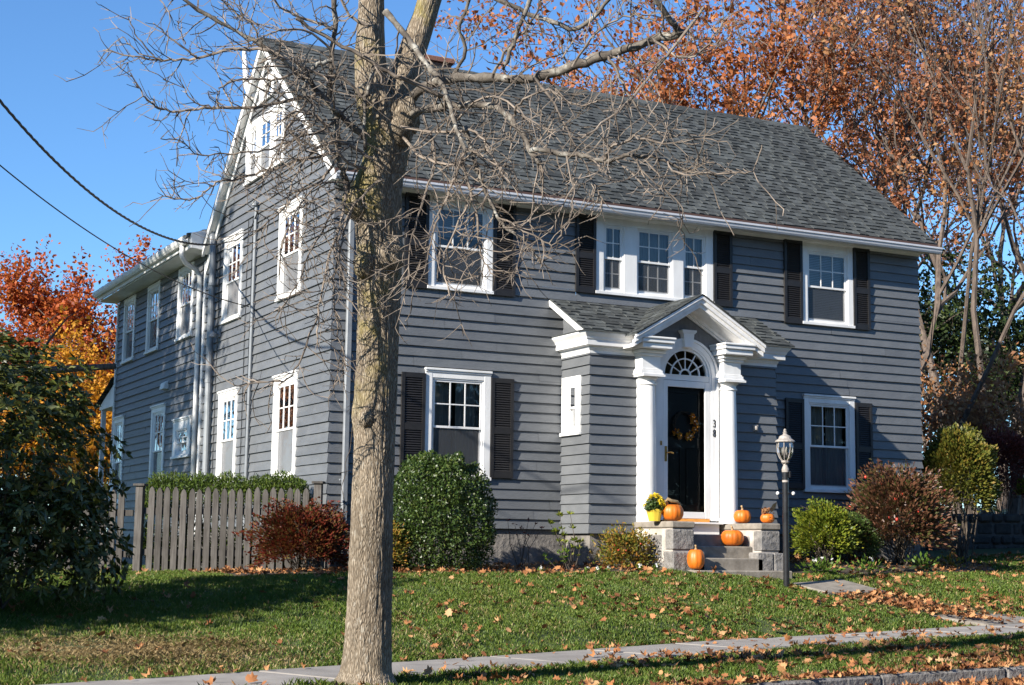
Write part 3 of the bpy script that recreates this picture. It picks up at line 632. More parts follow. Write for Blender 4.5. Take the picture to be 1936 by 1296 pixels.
# chimney beyond the ridge
mb = MB(); mb.box(2.95, 3.72, 4.0, 4.7, 8.8, 10.62); mb.box(2.9, 3.77, 3.95, 4.75, 10.62, 10.72); mb.build('chimney', 'brick', house, bevel=.01)

# ---- pipes, cables and fittings
def brk(mb, tf, s, z, r): mb.box(s-r-.03, s+r+.03, .015, .03, z-.02, z+.02); 
mb = MB(front); mb.box(.20, .285, .03, .10, 1.95, 6.86); mb.tube([(.243, .065, 6.85), (.243, .12, 6.95), (.243, .33, 7.0), (.243, .385, 7.07)], [.045]*4, 8); mb.tube([(.243, .065, 2.0), (.243, .08, 1.6), (.243, .2, 1.42)], [.045]*3, 8)
for z in (2.6, 4.1, 5.6): brk(mb, front, .243, z, .045)
mb.build('downspout', 'downspout', house, bevel=.01)
mb = MB(side); mb.tube([(6.30, .08, 7.52), (6.22, .10, 7.30), (6.12, .10, 7.0), (6.10, .10, 4.5), (6.05, .10, 1.9)], [.055, .062, .062, .062, .062], 12)
for z in (2.8, 4.6, 6.4): mb.lathe([(.072, -.03), (.072, .03)], (6.10, .10, z), 12)
mb.build('downspout', 'downspout', house, smooth=False)
mb = MB(lambda s, o, z: (-o+.04, s, z)); mb.tube([(6.98, .50, 7.24), (6.98, .5, 7.05), (7.05, .4, 6.92), (7.15, .16, 6.84), (7.17, .08, 6.70), (7.17, .07, 5), (7.13, .07, 1.7)], [.05]*7, 10); mb.build('downspout', 'white', house, smooth=True)
mb = MB(side); mb.tube([(3.72, .06, 7.42), (3.73, .06, 7.2), (3.80, .06, 1.7)], [.028, .03, .03], 8); mb.lathe([(.02, 0), (.055, .01), (.055, .06), (.03, .10), (.01, .11)], (3.72, .09, 7.42), 10); mb.build('conduit', 'downspout', house)
mb = MB(side)
for s0, s1, j in ((3.95, 4.14, .02), (5.88, 5.90, .01), (4.22, 4.2, .012)):
    mb.tube([(s0+rng.uniform(-j, j), .035, 7.3-i*.55) for i in range(11)], .008, 4)
mb.build('cable', 'cable', house)
mb = MB(side); mb.box(5.70, 5.82, .02, .06, 5.38, 5.5); mb.tube([(5.76, .05, 5.44), (5.74, .13, 5.42)], .02, 6); mb.lathe([(.03, .06), (.07, .0), (.075, -.05), (.06, -.05)], (5.73, .17, 5.42), 10); mb.build('floodlight', 'downspout', house)
mb = MB(wingf); mb.prism([(9.4, .0, 4.93), (9.4, .10, 4.87), (9.4, .13, 4.74), (9.4, .0, 4.74)], (.3, 0, 0)); mb.build('vent_hood', 'white', house, bevel=.01)
# gabled hood over the rear door, seen end-on beyond the wing
mb = MB(wingf); mb.prism([(WD-.02, .0, 5.36), (15.7, .0, 4.86), (15.7, .0, 4.76), (WD-.02, .0, 4.76)], (0, -2.0, 0)); ph = mb.build('porch_hood', 'white', house, bevel=.01)
mb = shingle_plane((-.06, 15.80, 4.865), (1, 0, 0), Vector((0, -1.72, .54)).normalized(), Vector((0, .54, 1.72)).normalized(), 2.1, 1.80, 8); mb.build('hood_roof', 'shingle', ph, recalc=False)
mb = MB(); mb.box(.06, .16, 15.5, 15.6, 1.0, 4.76); mb.build('porch_post', 'white', ph)
# dead vine on the front downspout
mb = MB(); vr = random.Random(4); p_ = Vector((.16, -.12, 1.6)); L = [p_.copy()]
for i in range(26): p_ = p_+Vector((vr.uniform(-.05, .055), vr.uniform(-.02, .02), .11)); p_.x = min(max(p_.x, .13), .33); L.append(p_.copy())
mb.tube(L, .006, 4)
for i in range(14):
    q = vr.choice(L); mb.tube([q, q+Vector((vr.uniform(-.12, .12), -.04, vr.uniform(-.05, .1))), q+Vector((vr.uniform(-.2, .2), -.06, vr.uniform(-.12, .12)))], .004, 3)
tag(mb.build('dead_vine', 'shrubwood'), 'thin brown dead vine climbing the downspout at the front corner', 'vine')

# ------------------------------------------------------------------ entry bay
BZ0, BZ1 = 1.87, 4.68
clap(MB(bayf), lambda z: BL, lambda z: 4.78, BZ0, BZ1, [], ext0=1, seed=11).build('wall', 'siding', house, recalc=False)
clap(MB(bayf), lambda z: 6.60, lambda z: BR, BZ0, BZ1, [], ext1=1, seed=14).build('wall', 'siding', house, recalc=False)
bw = (-.655, -.055, 3.40, 4.335)
clap(MB(bayl), lambda z: -.9, lambda z: 0, BZ0, BZ1, [inner(*bw, .15)], ext0=1, seed=12).build('wall', 'siding', house, recalc=False)
clap(MB(bayr), lambda z: -.9, lambda z: 0, BZ0, BZ1, [], ext0=1, seed=13).build('wall', 'siding', house, recalc=False)
ob = casing('window', bayl, *bw, False, (), .165, label='narrow window on the side of the entry bay', headroom=-.05); sashset(ob, bayl, bw[0]+.187, bw[1]-.187, bw[2]+.085, bw[3]-.14, 1, 1, None, 'curtains', r=.017)
# cornice profile swept round three sides (o outwards, z)
cp = [(0, 4.66), (.03, 4.66), (.03, 4.70), (.05, 4.73), (.05, 4.755), (.13, 4.775), (.13, 4.855), (.145, 4.87), (.155, 4.90), (.19, 4.945), (.20, 4.96), (.20, 4.985), (0, 4.985)]
mbs = (MB(), MB())
corn = lambda o: [(BL-o, 0.0), (BL-o, -.9-o), (BR+o, -.9-o), (BR+o, 0.0)]
for (o0, z0), (o1, z1) in zip(cp, cp[1:]):
    A, B = corn(o0), corn(o1)
    for i in (0, 2): mbs[i//2].quad((*A[i], z0), (*A[i+1], z0), (*B[i+1], z1), (*B[i], z1))
    for xa, xb, ya, yb in ((A[1][0], B[1][0], A[1][1], B[1][1]),): mbs[0].quad((xa, ya, z0), (4.72, ya, z0), (4.72, yb, z1), (xb, yb, z1)); mbs[1].quad((6.66, ya, z0), (A[2][0], ya, z0), (B[2][0], yb, z1), (6.66, yb, z1))
for q in mbs: q.build('cornice', 'white', house, recalc=False)
c_ = corn(.215)
for x0, x1 in ((c_[0][0], 4.6), (6.78, c_[3][0])): mb = MB(); mb.prism([(x0, 0, 4.987), (x0, c_[1][1], 4.987), (x1, c_[1][1], 4.987), (x1, 0, 4.987)], (0, 0, .014)); mb.build('cornice_cap', 'shingle', house)
# lean-to roof and its end boards
sl = Vector((0, 1.13, .62)); vv = sl.normalized(); nn = Vector((0, -vv.z, vv.y))
vx = lambda t: max(0.0, (5.665-5.0-t*vv.z)/.58-.06)
for k, uf in enumerate((lambda t: (0, CX-vx(t)-3.69), lambda t: (CX+vx(t)-3.69, 4.02))):
    mb = shingle_plane((3.69, -1.13, 5.0), (1, 0, 0), vv, nn, 4.02, sl.length, 21+k, uf=uf)
    xa, xb = (3.69, CX-1.05) if k == 0 else (CX+1.05, 7.71); xc = CX
    mb.prism([(xa, -1.13, 4.998), (xb, -1.13, 4.998), (CX, 0, 5.618), (xa, 0, 5.618)] if k == 0 else [(xa, -1.13, 4.998), (xb, -1.13, 4.998), (xb, 0, 5.618), (CX, 0, 5.618)], (0, 0, -.02)); mb.build('roof', 'shingle', house, recalc=False)
for x0, x1 in ((3.68, 3.72), (7.68, 7.72)): MB().prism([(x0, -1.12, 4.985), (x0, -.0, 5.60), (x0, -.0, 5.49), (x0, -.02, 5.49), (x0, -.92, 4.99)], (x1-x0, 0, 0)).build('rake', 'white', house, bevel=.004)
for x in (BL, BR-.02): MB().prism([(x, -.9, 4.99), (x, 0, 5.49), (x, 0, 4.99)], (.02, 0, 0)).build('gable_cheek', 'siding', house)
# cross gable over the door
AZ, EZ2, HW = 5.665, 4.955, 1.225; sg = (AZ-EZ2)/HW; YF = -1.42
mb = MB()
for sgn in (-1, 1):
    vdir = Vector((-sgn*HW, 0, AZ-EZ2)).normalized(); org = (CX+sgn*HW, YF-.015 if sgn < 0 else 0.0, EZ2)
    ud = (0, 1, 0) if sgn < 0 else (0, -1, 0); mb = shingle_plane(org, ud, vdir, Vector((sgn*(AZ-EZ2), 0, HW)).normalized(), 1.435, math.hypot(HW, AZ-EZ2), 31+sgn, mb=mb)
    mb.prism([(CX, YF, AZ-.001), (CX+sgn*HW, YF, EZ2-.001), (CX+sgn*HW, YF, EZ2-.02), (CX, YF, AZ-.02)], (0, 1.42, 0))
mb.build('roof', 'shingle', house, recalc=False)
mb = MB()
def rk2(sgn, top, bot, y0, y1, h0=0.0, h1=HW): mb.prism([(CX+sgn*h0, y0, AZ-sg*h0+top), (CX+sgn*h1, y0, AZ-sg*h1+top), (CX+sgn*h1, y0, AZ-sg*h1+bot), (CX+sgn*h0, y0, AZ-sg*h0+bot)], (0, y1-y0, 0))
for sgn in (-1, 1):
    rk2(sgn, -.022, -.065, -1.418, -1.37); rk2(sgn, -.05, -.135, -1.385, -1.345); rk2(sgn, -.10, -.20, -1.345, -1.30)
    rk2(sgn, -.185, -.205, -1.30, -.90); rk2(sgn, -.205, -.255, -1.00, -.93, 0, 1.02); rk2(sgn, -.255, -.29, -.965, -.93, 0, .98)
mb.build('raking_cornice', 'white_worn', house)
# entablature blocks, pilasters, columns
for xc in (4.915, 6.455):
    mb = MB(); y0 = -1.15
    mb.box(xc-.17, xc+.17, -1.13, -.9, 4.34, 4.66)
    for hw, yo, za, zb in ((.215, -1.17, 4.36, 4.385), (.20, -1.16, 4.385, 4.43), (.185, -1.145, 4.43, 4.455)): mb.box(xc-hw, xc+hw, yo, -.901, za, zb)
    en = mb.build('column', 'white', house, bevel=.006)
    mb = MB(); a, b = xc-.27, xc+.27
    mb.box(xc-.20, xc+.20, -1.17, -.90, 4.655, 4.70); mb.box(xc-.23, xc+.23, -1.21, -.90, 4.70, 4.75); mb.box(a, b, -1.33, -.905, 4.755, 4.84); mb.box(a-.025, b+.025, -1.365, -.905, 4.84, 4.90); mb.box(a-.04, b+.04, -1.385, -.905, 4.90, 4.935)
    mb.build('entablature_block', 'white', en, bevel=.008)
    mb = MB(); mb.lathe([(.165, 2.06), (.165, 2.12), (.155, 2.135), (.148, 2.16), (.147, 2.7), (.143, 3.3), (.134, 3.85), (.128, 4.20), (.15, 4.205), (.15, 4.23), (.13, 4.235), (.13, 4.27), (.165, 4.31), (.165, 4.325)], (xc, -1.005, 0), 32); mb.box(xc-.20, xc+.20, -1.23, -.905, 4.325, 4.36); mb.box(xc-.14, xc+.14, -.97, -.89, 2.06, 4.33)
    mb.build('shaft', 'white', en)
# flat panel with the arched opening
ZC, RO = 4.41, .475
mb = MB(); Yp = -.925; n = 36
arc = [(CX+RO*math.cos(a), ZC+RO*math.sin(a)) for a in [math.pi*i/n for i in range(n+1)]]
def top(x): return AZ-sg*abs(x-CX)-.19
for (x0, z0), (x1, z1) in zip(arc, arc[1:]):
    mb.quad((x0, Yp, z0), (x1, Yp, z1), (x1, Yp, top(x1)), (x0, Yp, top(x0)))
for x0, x1 in ((4.775, CX-RO), (CX+RO, 6.605)): mb.poly([(x0, Yp, 2.0), (x1, Yp, 2.0), (x1, Yp, top(x1)), (x0, Yp, top(x0))])
for x0, x1 in ((CX-1.0, 4.775), (6.605, CX+1.0)): mb.poly([(x0, Yp, 4.7), (x1, Yp, 4.7), (x1, Yp, top(x1)), (x0, Yp, top(x0))])
for (x0, z0), (x1, z1) in zip(arc, arc[1:]): mb.quad((x0, Yp, z0), (x1, Yp, z1), (x1, -.80, z1), (x0, -.80, z0))
mb.build('tympanum', 'siding', house, recalc=False)
# door surround: arch band, jambs, keystone
def arcband(mb, r0, r1, y0, y1, z=ZC, n=40):
    for i in range(n):
        a, b = math.pi*i/n, math.pi*(i+1)/n; c = lambda r, t: (CX+r*math.cos(t), z+r*math.sin(t))
        p = [c(r0, a), c(r1, a), c(r1, b), c(r0, b)]
        mb.quad(*[(x, y0, zz) for x, zz in p]); mb.quad(*[(x, y1, zz) for x, zz in (p[0], p[3])], *[(x, y0, zz) for x, zz in (p[3], p[0])]); mb.quad(*[(x, y1, zz) for x, zz in (p[1], p[2])], *[(x, y0, zz) for x, zz in (p[2], p[1])])
mb = MB(); Zb = 2.10
for r0, r1, y0 in ((.478, .56, -.965), (.56, .60, -.985), (.44, .478, -.955)):
    arcband(mb, r0, r1, y0, -.90)
    for s in (-1, 1): a, b = sorted((CX+s*r0, CX+s*r1)); mb.box(a, b, y0, -.90, Zb, ZC)
mb.prism([(CX-.075, -1.03, 4.86), (CX+.075, -1.03, 4.86), (CX+.105, -1.03, 5.10), (CX-.105, -1.03, 5.10)], (0, .12, 0)); mb.box(CX-.135, CX+.135, -1.05, -.925, 5.10, 5.135); mb.box(CX-.12, CX+.12, -1.04, -.925, 5.08, 5.10)
sur = mb.build('door_surround', 'white', house, recalc=False)
mb = MB(); mb.box(CX-.46, CX+.46, -.945, -.88, 4.325, 4.40); mb.box(CX-.46, CX+.46, -.955, -.88, 4.40, 4.415)
arcband(mb, .40, .445, -.935, -.88)
arcband(mb, .262, .282, -.925, -.90); arcband(mb, .088, .112, -.925, -.90)
for k in range(1, 6):
    a = math.pi*k/6; mb.tube([(CX+.10*math.cos(a), -.912, ZC+.10*math.sin(a)), (CX+.41*math.cos(a), -.912, ZC+.41*math.sin(a))], .011, 4)
fan = mb.build('fanlight', 'white', house, recalc=False)
mb = MB(); mb.poly([(CX+.42*math.cos(math.pi*i/24), -.90, ZC+.42*math.sin(math.pi*i/24)) for i in range(25)]); mb.build('pane', 'glass', fan, recalc=False)
mb = MB(); mb.box(CX-.46, CX+.46, -.60, -.58, 4.3, 4.92); mb.build('recess', 'warmdark', fan)
# storm door with the dark door behind it
dl, dr, db, dt = CX-.44, CX+.44, 2.13, 4.318
mb = MB(); mb.box(dl, dl+.085, -.955, -.915, db, dt); mb.box(dr-.085, dr, -.955, -.915, db, dt); mb.box(dl+.085, dr-.085, -.953, -.917, dt-.10, dt); mb.box(dl+.085, dr-.085, -.953, -.917, db, db+.105)
mb.box(dl-.03, dl-.005, -.945, -.90, db, dt); mb.box(dr+.005, dr+.03, -.945, -.90, db, dt)
door = mb.build('storm_door', 'white', house, bevel=.004)
mb = MB(); mb.quad((dl+.08, -.93, db+.1), (dr-.08, -.93, db+.1), (dr-.08, -.93, dt-.09), (dl+.08, -.93, dt-.09)); mb.build('pane', mat_glass('storm_glass', (.93, .93, .93), -.01), door, recalc=False)
mb = MB(); mb.box(dl-.02, dr+.02, -.845, -.80, db-.05, dt+.02)
for x0, x1, z0, z1 in ((dl+.13, CX-.05, 2.35, 3.25), (CX+.05, dr-.13, 2.35, 3.25), (dl+.13, dr-.13, 3.42, 4.15)):
    for a, b, c, d in ((x0, x1, z0, z0+.025), (x0, x1, z1-.025, z1), (x0, x0+.025, z0+.025, z1-.025), (x1-.025, x1, z0+.025, z1-.025)): mb.box(a, b, -.86, -.845, c, d)
mb.build('inner_door', 'door', door, bevel=.004)
mb = MB(); mb.box(dl+.025, dl+.06, -.972, -.955, 3.02, 3.26); mb.tube([(dl+.045, -.965, 3.16), (dl+.045, -1.0, 3.16), (dl+.10, -1.005, 3.165), (dl+.16, -1.0, 3.15)], .011, 8); mb.build('handle', 'brass', door)
mb = MB(); mb.box(CX-.505, CX-.475, -.975, -.965, 3.27, 3.34); mb.box(CX-.497, CX-.483, -.981, -.975, 3.29, 3.32); mb.build('doorbell', 'brass', house)
mb = MB(); mb.box(CX-.43, CX+.43, -.97, -.90, 2.075, 2.125); mb.build('threshold', 'oak', house, bevel=.005)
mb = MB(); mb.box(CX-.56, CX+.62, -1.08, -.905, 2.045, 2.074); mb.box(CX-.555, CX+.59, -1.0, -.905, 1.86, 2.045); mb.build('door_sill', 'white', house, bevel=.004)
mb = MB(bayf); mb.box(7.0, 7.09, .02, .05, 3.58, 3.68); mb.lathe([(.03, -.03), (.035, 0), (.03, .03)], (7.045, .05, 3.63), 8); mb.build('outlet_box', 'lampwhite', house)
# house number 38
for ch, z in (('3', 3.60), ('8', 3.445)):
    cu = bpy.data.curves.new('digit', 'FONT'); cu.body = ch; cu.size = .175; cu.extrude = .003; cu.align_x = 'CENTER'
    tmp = bpy.data.objects.new('digit_tmp', cu); COL.objects.link(tmp); bpy.context.view_layer.update()
    me = bpy.data.meshes.new_from_object(tmp.evaluated_get(bpy.context.evaluated_depsgraph_get())); bpy.data.objects.remove(tmp)
    o = link('house_number', me, 'black', house); o.scale = (.82, 1, 1); o.location = (CX+.525, -.972, z-1.2); o.rotation_euler = (R(90), 0, 0)
    o['label'] = 'black number %s beside the front door' % ch

# ------------------------------------------------------------------ stoop
stoop = thing('stoop', 'granite and concrete front stoop with two low cheek walls below the white columns', 'front steps', (CX, -1.6, 1.25))
for x0, x1, nm in ((4.74, 5.13, 'cheek_wall'), (6.36, 6.72, 'cheek_wall')):
    mb = MB(); mb.box(x0+.012, x1-.012, -1.985, -.88, .9, 1.96); cw = mb.build(nm, 'mortar', stoop, bevel=.01)
    rr = random.Random(int(x0*10))
    mb = MB(); mb.box(x0-.012, x1+.012, -2.015, -.86, 1.958, 2.06); mb.build('cap', 'concrete', cw, bevel=.018)
    def block(a0, a1, b0, b1, c0, c1):
        mb = MB(); mb.box(a0, a1, b0, b1, c0, c1); o = mb.build('granite_block', 'stone', cw, bevel=.02); return o
    block(x0-.004, x1+.004, -2.006, -1.80, 1.63, 1.945); block(x0-.005, x0+.05, -1.70, -1.28, 1.50, 1.86); block(x0-.004, x0+.05, -1.2, -.9, 1.3, 1.75)
    block(x1-.05, x1+.006, -1.72, -1.2, 1.62, 1.9)
    if x0 < 5: block(x0-.02, x1+.17, -2.05, -1.78, 1.05, 1.61); block(x0-.014, x0+.1, -1.75, -1.3, 1.05, 1.44)
    else: block(x0-.10, x0+.21, -2.05, -1.8, 1.05, 1.61); block(x0+.212, x1+.06, -2.052, -1.75, 1.05, 1.605)
for x0, x1, y0, y1, z0, z1 in ((4.98, 6.66, -2.40, -2.0, 1.0, 1.337), (5.12, 6.37, -2.05, -1.7, 1.1, 1.52), (5.12, 6.37, -1.77, -1.4, 1.3, 1.70), (5.12, 6.37, -1.48, -.9, 1.4, 1.88)):
    mb = MB(); mb.box(x0, x1, y0, y1, z0, z1); mb.build('step', 'concrete', stoop, bevel=.016)

# ------------------------------------------------------------------ pumpkins and the mum
def pumpkin(c, r, h, label, stem=True, lean=0, ribs=11, seed=0, leafy=0):
    t = thing('pumpkin', label, 'pumpkin', c, 'pumpkins on the front stoop'); rr = random.Random(seed)
    vs, fs = [], []; nu, nv = 66, 18
    for i in range(nv+1):
        a = math.pi*i/nv; zz_ = h/2-math.cos(a)*h/2; pr = math.sin(a)**.75
        dip = (-.10*h*math.exp(-((math.pi-a)/.35)**2)) + .05*h*math.exp(-(a/.35)**2)
        for k in range(nu):
            th = 2*math.pi*k/nu; rib = 1-.055*(1-abs(math.sin(th*ribs/2)))**1.6*math.sin(a)**.4
            rad = r*pr*rib*(1+.035*math.sin(2*th+seed)+.03*math.sin(th+seed*2)*math.cos(a))*(1+.012*noise.noise((th*2, a*3, seed))); vs.append((c[0]+rad*math.cos(th)+lean*zz_, c[1]+rad*math.sin(th), c[2]+zz_+dip))
    for i in range(nv):
        for k in range(nu): fs.append((i*nu+k, i*nu+(k+1) % nu, (i+1)*nu+(k+1) % nu, (i+1)*nu+k))
    MB().add(vs, fs).build('skin', 'pumpkin', t, smooth=True, recalc=True)
    tz = c[2]+h*.90; q = Vector((c[0]+lean*h, c[1], tz))
    if stem: MB().tube([q, q+Vector((.004, 0, .03)), q+Vector((-.012*stem, -.01, .055)), q+Vector((-.03*stem, -.02, .075))], [.03, .018, .014, .017], 7).build('stem', 'stem', t, smooth=True)
    if leafy == 1: 
        MB().tube([q+Vector((.10, -.05, -.0)), q+Vector((.03, -.07, .05)), q+Vector((-.07, -.07, .06)), q+Vector((-.13, -.06, .09)), q+Vector((-.15, -.04, .05)), q+Vector((-.11, -.02, .02))], [.02, .026, .028, .026, .024, .02], 8).build('stem', 'stem', t, smooth=True)
    if leafy == 2:
        C = np.array([[q.x+rr.gauss(-.03, .045), q.y+rr.gauss(-.01, .035), q.z+rr.uniform(.0, .09)] for _ in range(60)]); leaves('dried_topping', C, .05, 'lf_tan', t, .7, 0, seed=3)
        mb = MB(); a = q+Vector((.0, -.05, .05)); mb.add([tuple(a), tuple(a+Vector((.05, -.03, .10))), tuple(a+Vector((.15, 0, .14))), tuple(a+Vector((.13, .02, .03))), tuple(a+Vector((.06, .02, -.01)))], [(0, 1, 2), (0, 2, 3), (0, 3, 4)]); mb.build('gourd_leaf', 'stem', t)
        for dx, dz in ((-.035, .10), (.03, .06), (-.03, .055)): MB().lathe([(.009, 0), (.008, .006)], (c[0]+dx, c[1]-r*.97, c[2]+dz), 6).build('mark', 'black', t)
    return t
p1 = onY(1272, 986, -1.72); pumpkin((p1.x, -1.72, 2.061), .168, .275, 'big squat pumpkin with a curled dry stem beside the yellow mum', 0, 0, 12, 1, 1)
p2 = onY(1387, 991, -1.35); pumpkin((6.47, -1.36, 2.061), .135, .225, 'smooth orange pumpkin on the right cheek wall in front of the column', 1, 0, 8, 2)
p3 = onY(1451, 987, -1.85); pumpkin((p3.x, -1.85, 2.061), .107, .165, 'smallest pumpkin, topped with dried leaves, at the end of the right cheek wall', 0, 0, 7, 3, 2)
p4 = onY(1386, 1033, -1.6); pumpkin((p4.x, -1.58, 1.701), .178, .265, 'wide ribbed pumpkin sitting on an upper step', 1, 0, 12, 4)
p5 = onY(1317, 1077, -2.22); pumpkin((p5.x, -2.2, 1.338), .138, .325, 'tall oval pumpkin standing on the lowest step', .6, 0, 10, 5)
pc = onY(1238, 985, -1.62); pc = Vector((pc.x, -1.62, 2.061)); pot = thing('potted_mum', 'yellow chrysanthemum in a yellow foil wrapped pot on the left cheek wall', 'flower pot', pc)
mb = MB(); n = 20; vs = []
for r, h in ((.085, 0), (.09, .02), (.115, .13), (.135, .165)):
    for k in range(n): a = 2*math.pi*k/n; q = r*(1+.05*math.cos(5*a)); vs.append((pc.x+q*math.cos(a), pc.y+q*math.sin(a), pc.z+h+(.02*math.sin(3*a+1) if h > .15 else 0)))
mb.add(vs, [(i*n+k, i*n+(k+1) % n, (i+1)*n+(k+1) % n, (i+1)*n+k) for i in range(3) for k in range(n)]); mb.build('pot', 'yellow', pot, recalc=False)
rs = np.random.RandomState(5); d = unit(rs.normal(size=(700, 3))); d[:, 2] = np.abs(d[:, 2])
C = np.array(pc)+np.array([0, 0, .17])+d*np.array([.17, .15, .20])*rs.uniform(.3, 1, (700, 1)); leaves('foliage', C, .05, 'lf_box', pot, .5, .2, d*.5, seed=6)
d = unit(rs.normal(size=(46, 3))); d[:, 2] = np.abs(d[:, 2])*1.3+.15; d = unit(d); F_ = np.array(pc)+np.array([0, 0, .18])+d*np.array([.17, .15, .215])
Cp = np.repeat(F_, 26, 0)+rs.normal(size=(46*26, 3))*.012; leaves('bloom', Cp, .03, 'petal_yellow', pot, .6, .2, np.repeat(d, 26, 0)*.6, seed=7)

# ------------------------------------------------------------------ wreath on the inner door
wc = Vector((CX+.0, -.875, 3.62)); wr = thing('wreath', 'vine wreath with orange silk flowers hanging on the front door', 'wreath', wc)
mb = MB(); rr = random.Random(8)
for k in range(16):
    ph = rr.uniform(0, 6); L = []
    for i in range(25): a = 2*math.pi*i/24; r = .20+.022*math.sin(5*a+ph)+rr.uniform(-.006, .006); L.append((wc.x+r*math.cos(a), wc.y-.02+.018*math.cos(7*a+ph), wc.z+r*math.sin(a)))
    mb.tube(L, .005, 4, False)
mb.build('vine_ring', 'shrubwood', wr)
mb = MB(); fl = []
for a, r, s in ((20, .19, .07), (-20, .20, .05), (45, .19, .045), (-60, .20, .065), (-78, .21, .045), (-140, .21, .065), (-120, .21, .04), (5, .22, .04)): fl.append((wc.x+r*math.cos(R(a)), wc.y-.035, wc.z+r*math.sin(R(a)), s*1.25))
C, O = [], []
for x, y, z, s in fl:
    for k in range(34):
        a = rr.uniform(0, 6.28); q = s*rr.uniform(.25, .85); C.append((x+q*math.cos(a), y+rr.uniform(-.01, .01), z+q*math.sin(a))); O.append((math.cos(a)*2, -.6, math.sin(a)*2))
leaves('silk_flower', np.array(C), .055, 'petal_orange', wr, .45, 0, np.array(O), seed=9)
mb = MB()
for x, y, z, s in fl: mb.lathe([(s*.2, -.008), (s*.28, 0), (s*.2, .008)], (x, y-.012, z), 8)
o = mb.build('flower_eyes', 'shrubwood', wr); o['kind'] = 'stuff'

# ------------------------------------------------------------------ lamp post
lb = Vector((6.237, -2.8, hz(6.237, -2.8)-.02)); lx, ly = lb.x, lb.y
lt = 3.375; lp = thing('lamp_post', 'black garden lamp post with a faded white lantern beside the front steps', 'lamp post', lb)
def lz(y): return onY(1480, y, -2.8).z
mb = MB(); mb.lathe([(.046, lb.z), (.046, lz(893))], (lx, ly, 0), 20); mb.build('post', 'black', lp, smooth=False)
mb = MB(); mb.lathe([(.049, lz(912)), (.049, lz(908))], (lx, ly, 0), 20); mb.build('band', 'lampwhite', lp)
mb = MB(); mb.box(lx+.03, lx+.06, ly-.062, ly-.03, lz(903), lz(891)); mb.build('sensor', 'black', lp, bevel=.004)
mb = MB(); a = Vector((.9, -.43, 0)); mb.tube([Vector((lx, ly, lz(933)))-a*.115, Vector((lx, ly, lz(933)))+a*.115], .009, 8); lad = mb.build('ladder_bar', 'black', lp)
for s in (-1, 1):
    mb = MB(); mb.lathe([(.004, -.028), (.02, -.02), (.028, 0), (.02, .02), (.004, .028)], tuple(Vector((lx, ly, lz(933)))+a*.118*s), 12); mb.build('ball_end', 'white', lad, smooth=True)
mb = MB(); mb.lathe([(.052, lz(893)), (.055, lz(888)), (.045, lz(884)), (.028, lz(879)), (.018, lz(876))], (lx, ly, 0), 16); mb.build('collar', 'lampwhite', lp)
z0, z1 = lz(872), lz(836); n = 8; prof = [(.045, z0), (.085, z0+.05), (.118, z0+(z1-z0)*.45), (.125, z0+(z1-z0)*.7), (.115, z1)]
mb = MB(); mb.lathe(prof, (lx, ly, 0), n); mb.build('lantern_glass', mat_glass('lantern_glass', (.9, .92, .92), .10), lp, recalc=False)
mb = MB()
for k in range(n): a_ = 2*math.pi*k/n; mb.tube([(lx+r*math.cos(a_), ly+r*math.sin(a_), z) for r, z in prof], .0075, 4)
mb.lathe([(.05, lz(876)), (.062, lz(874)), (.05, lz(871))], (lx, ly, 0), n); mb.lathe([(.117, z1-.012), (.122, z1), (.117, z1+.01)], (lx, ly, 0), n)
for k in range(3):
    a_ = 2*math.pi*k/3; mb.tube([(lx+.018*math.cos(a_), ly+.018*math.sin(a_), lz(879)), (lx+.045*math.cos(a_), ly+.045*math.sin(a_), lz(876)), (lx+.06*math.cos(a_), ly+.06*math.sin(a_), lz(871))], .008, 5)
mb.build('lantern_frame', 'lampwhite', lp)
mb = MB(); mb.lathe([(.152, z1), (.15, z1+.016), (.10, z1+.05), (.085, z1+.085), (.06, z1+.10), (.045, z1+.105), (.028, z1+.125), (.034, z1+.145), (.02, z1+.16), (.024, z1+.18), (.01, z1+.20), (.003, lz(822))], (lx, ly, 0), 16); mb.build('lantern_top', 'lampwhite', lp)
mb = MB()
for k in range(3): a_ = 2*math.pi*k/3+.4; mb.lathe([(.012, z0+.03), (.012, z0+.11), (.02, z0+.125), (.024, z0+.16), (.012, z0+.20), (.003, z0+.215)], (lx+.042*math.cos(a_), ly+.042*math.sin(a_), 0), 8)
mb.build('candle_bulb', 'lampwhite', lp, smooth=True)

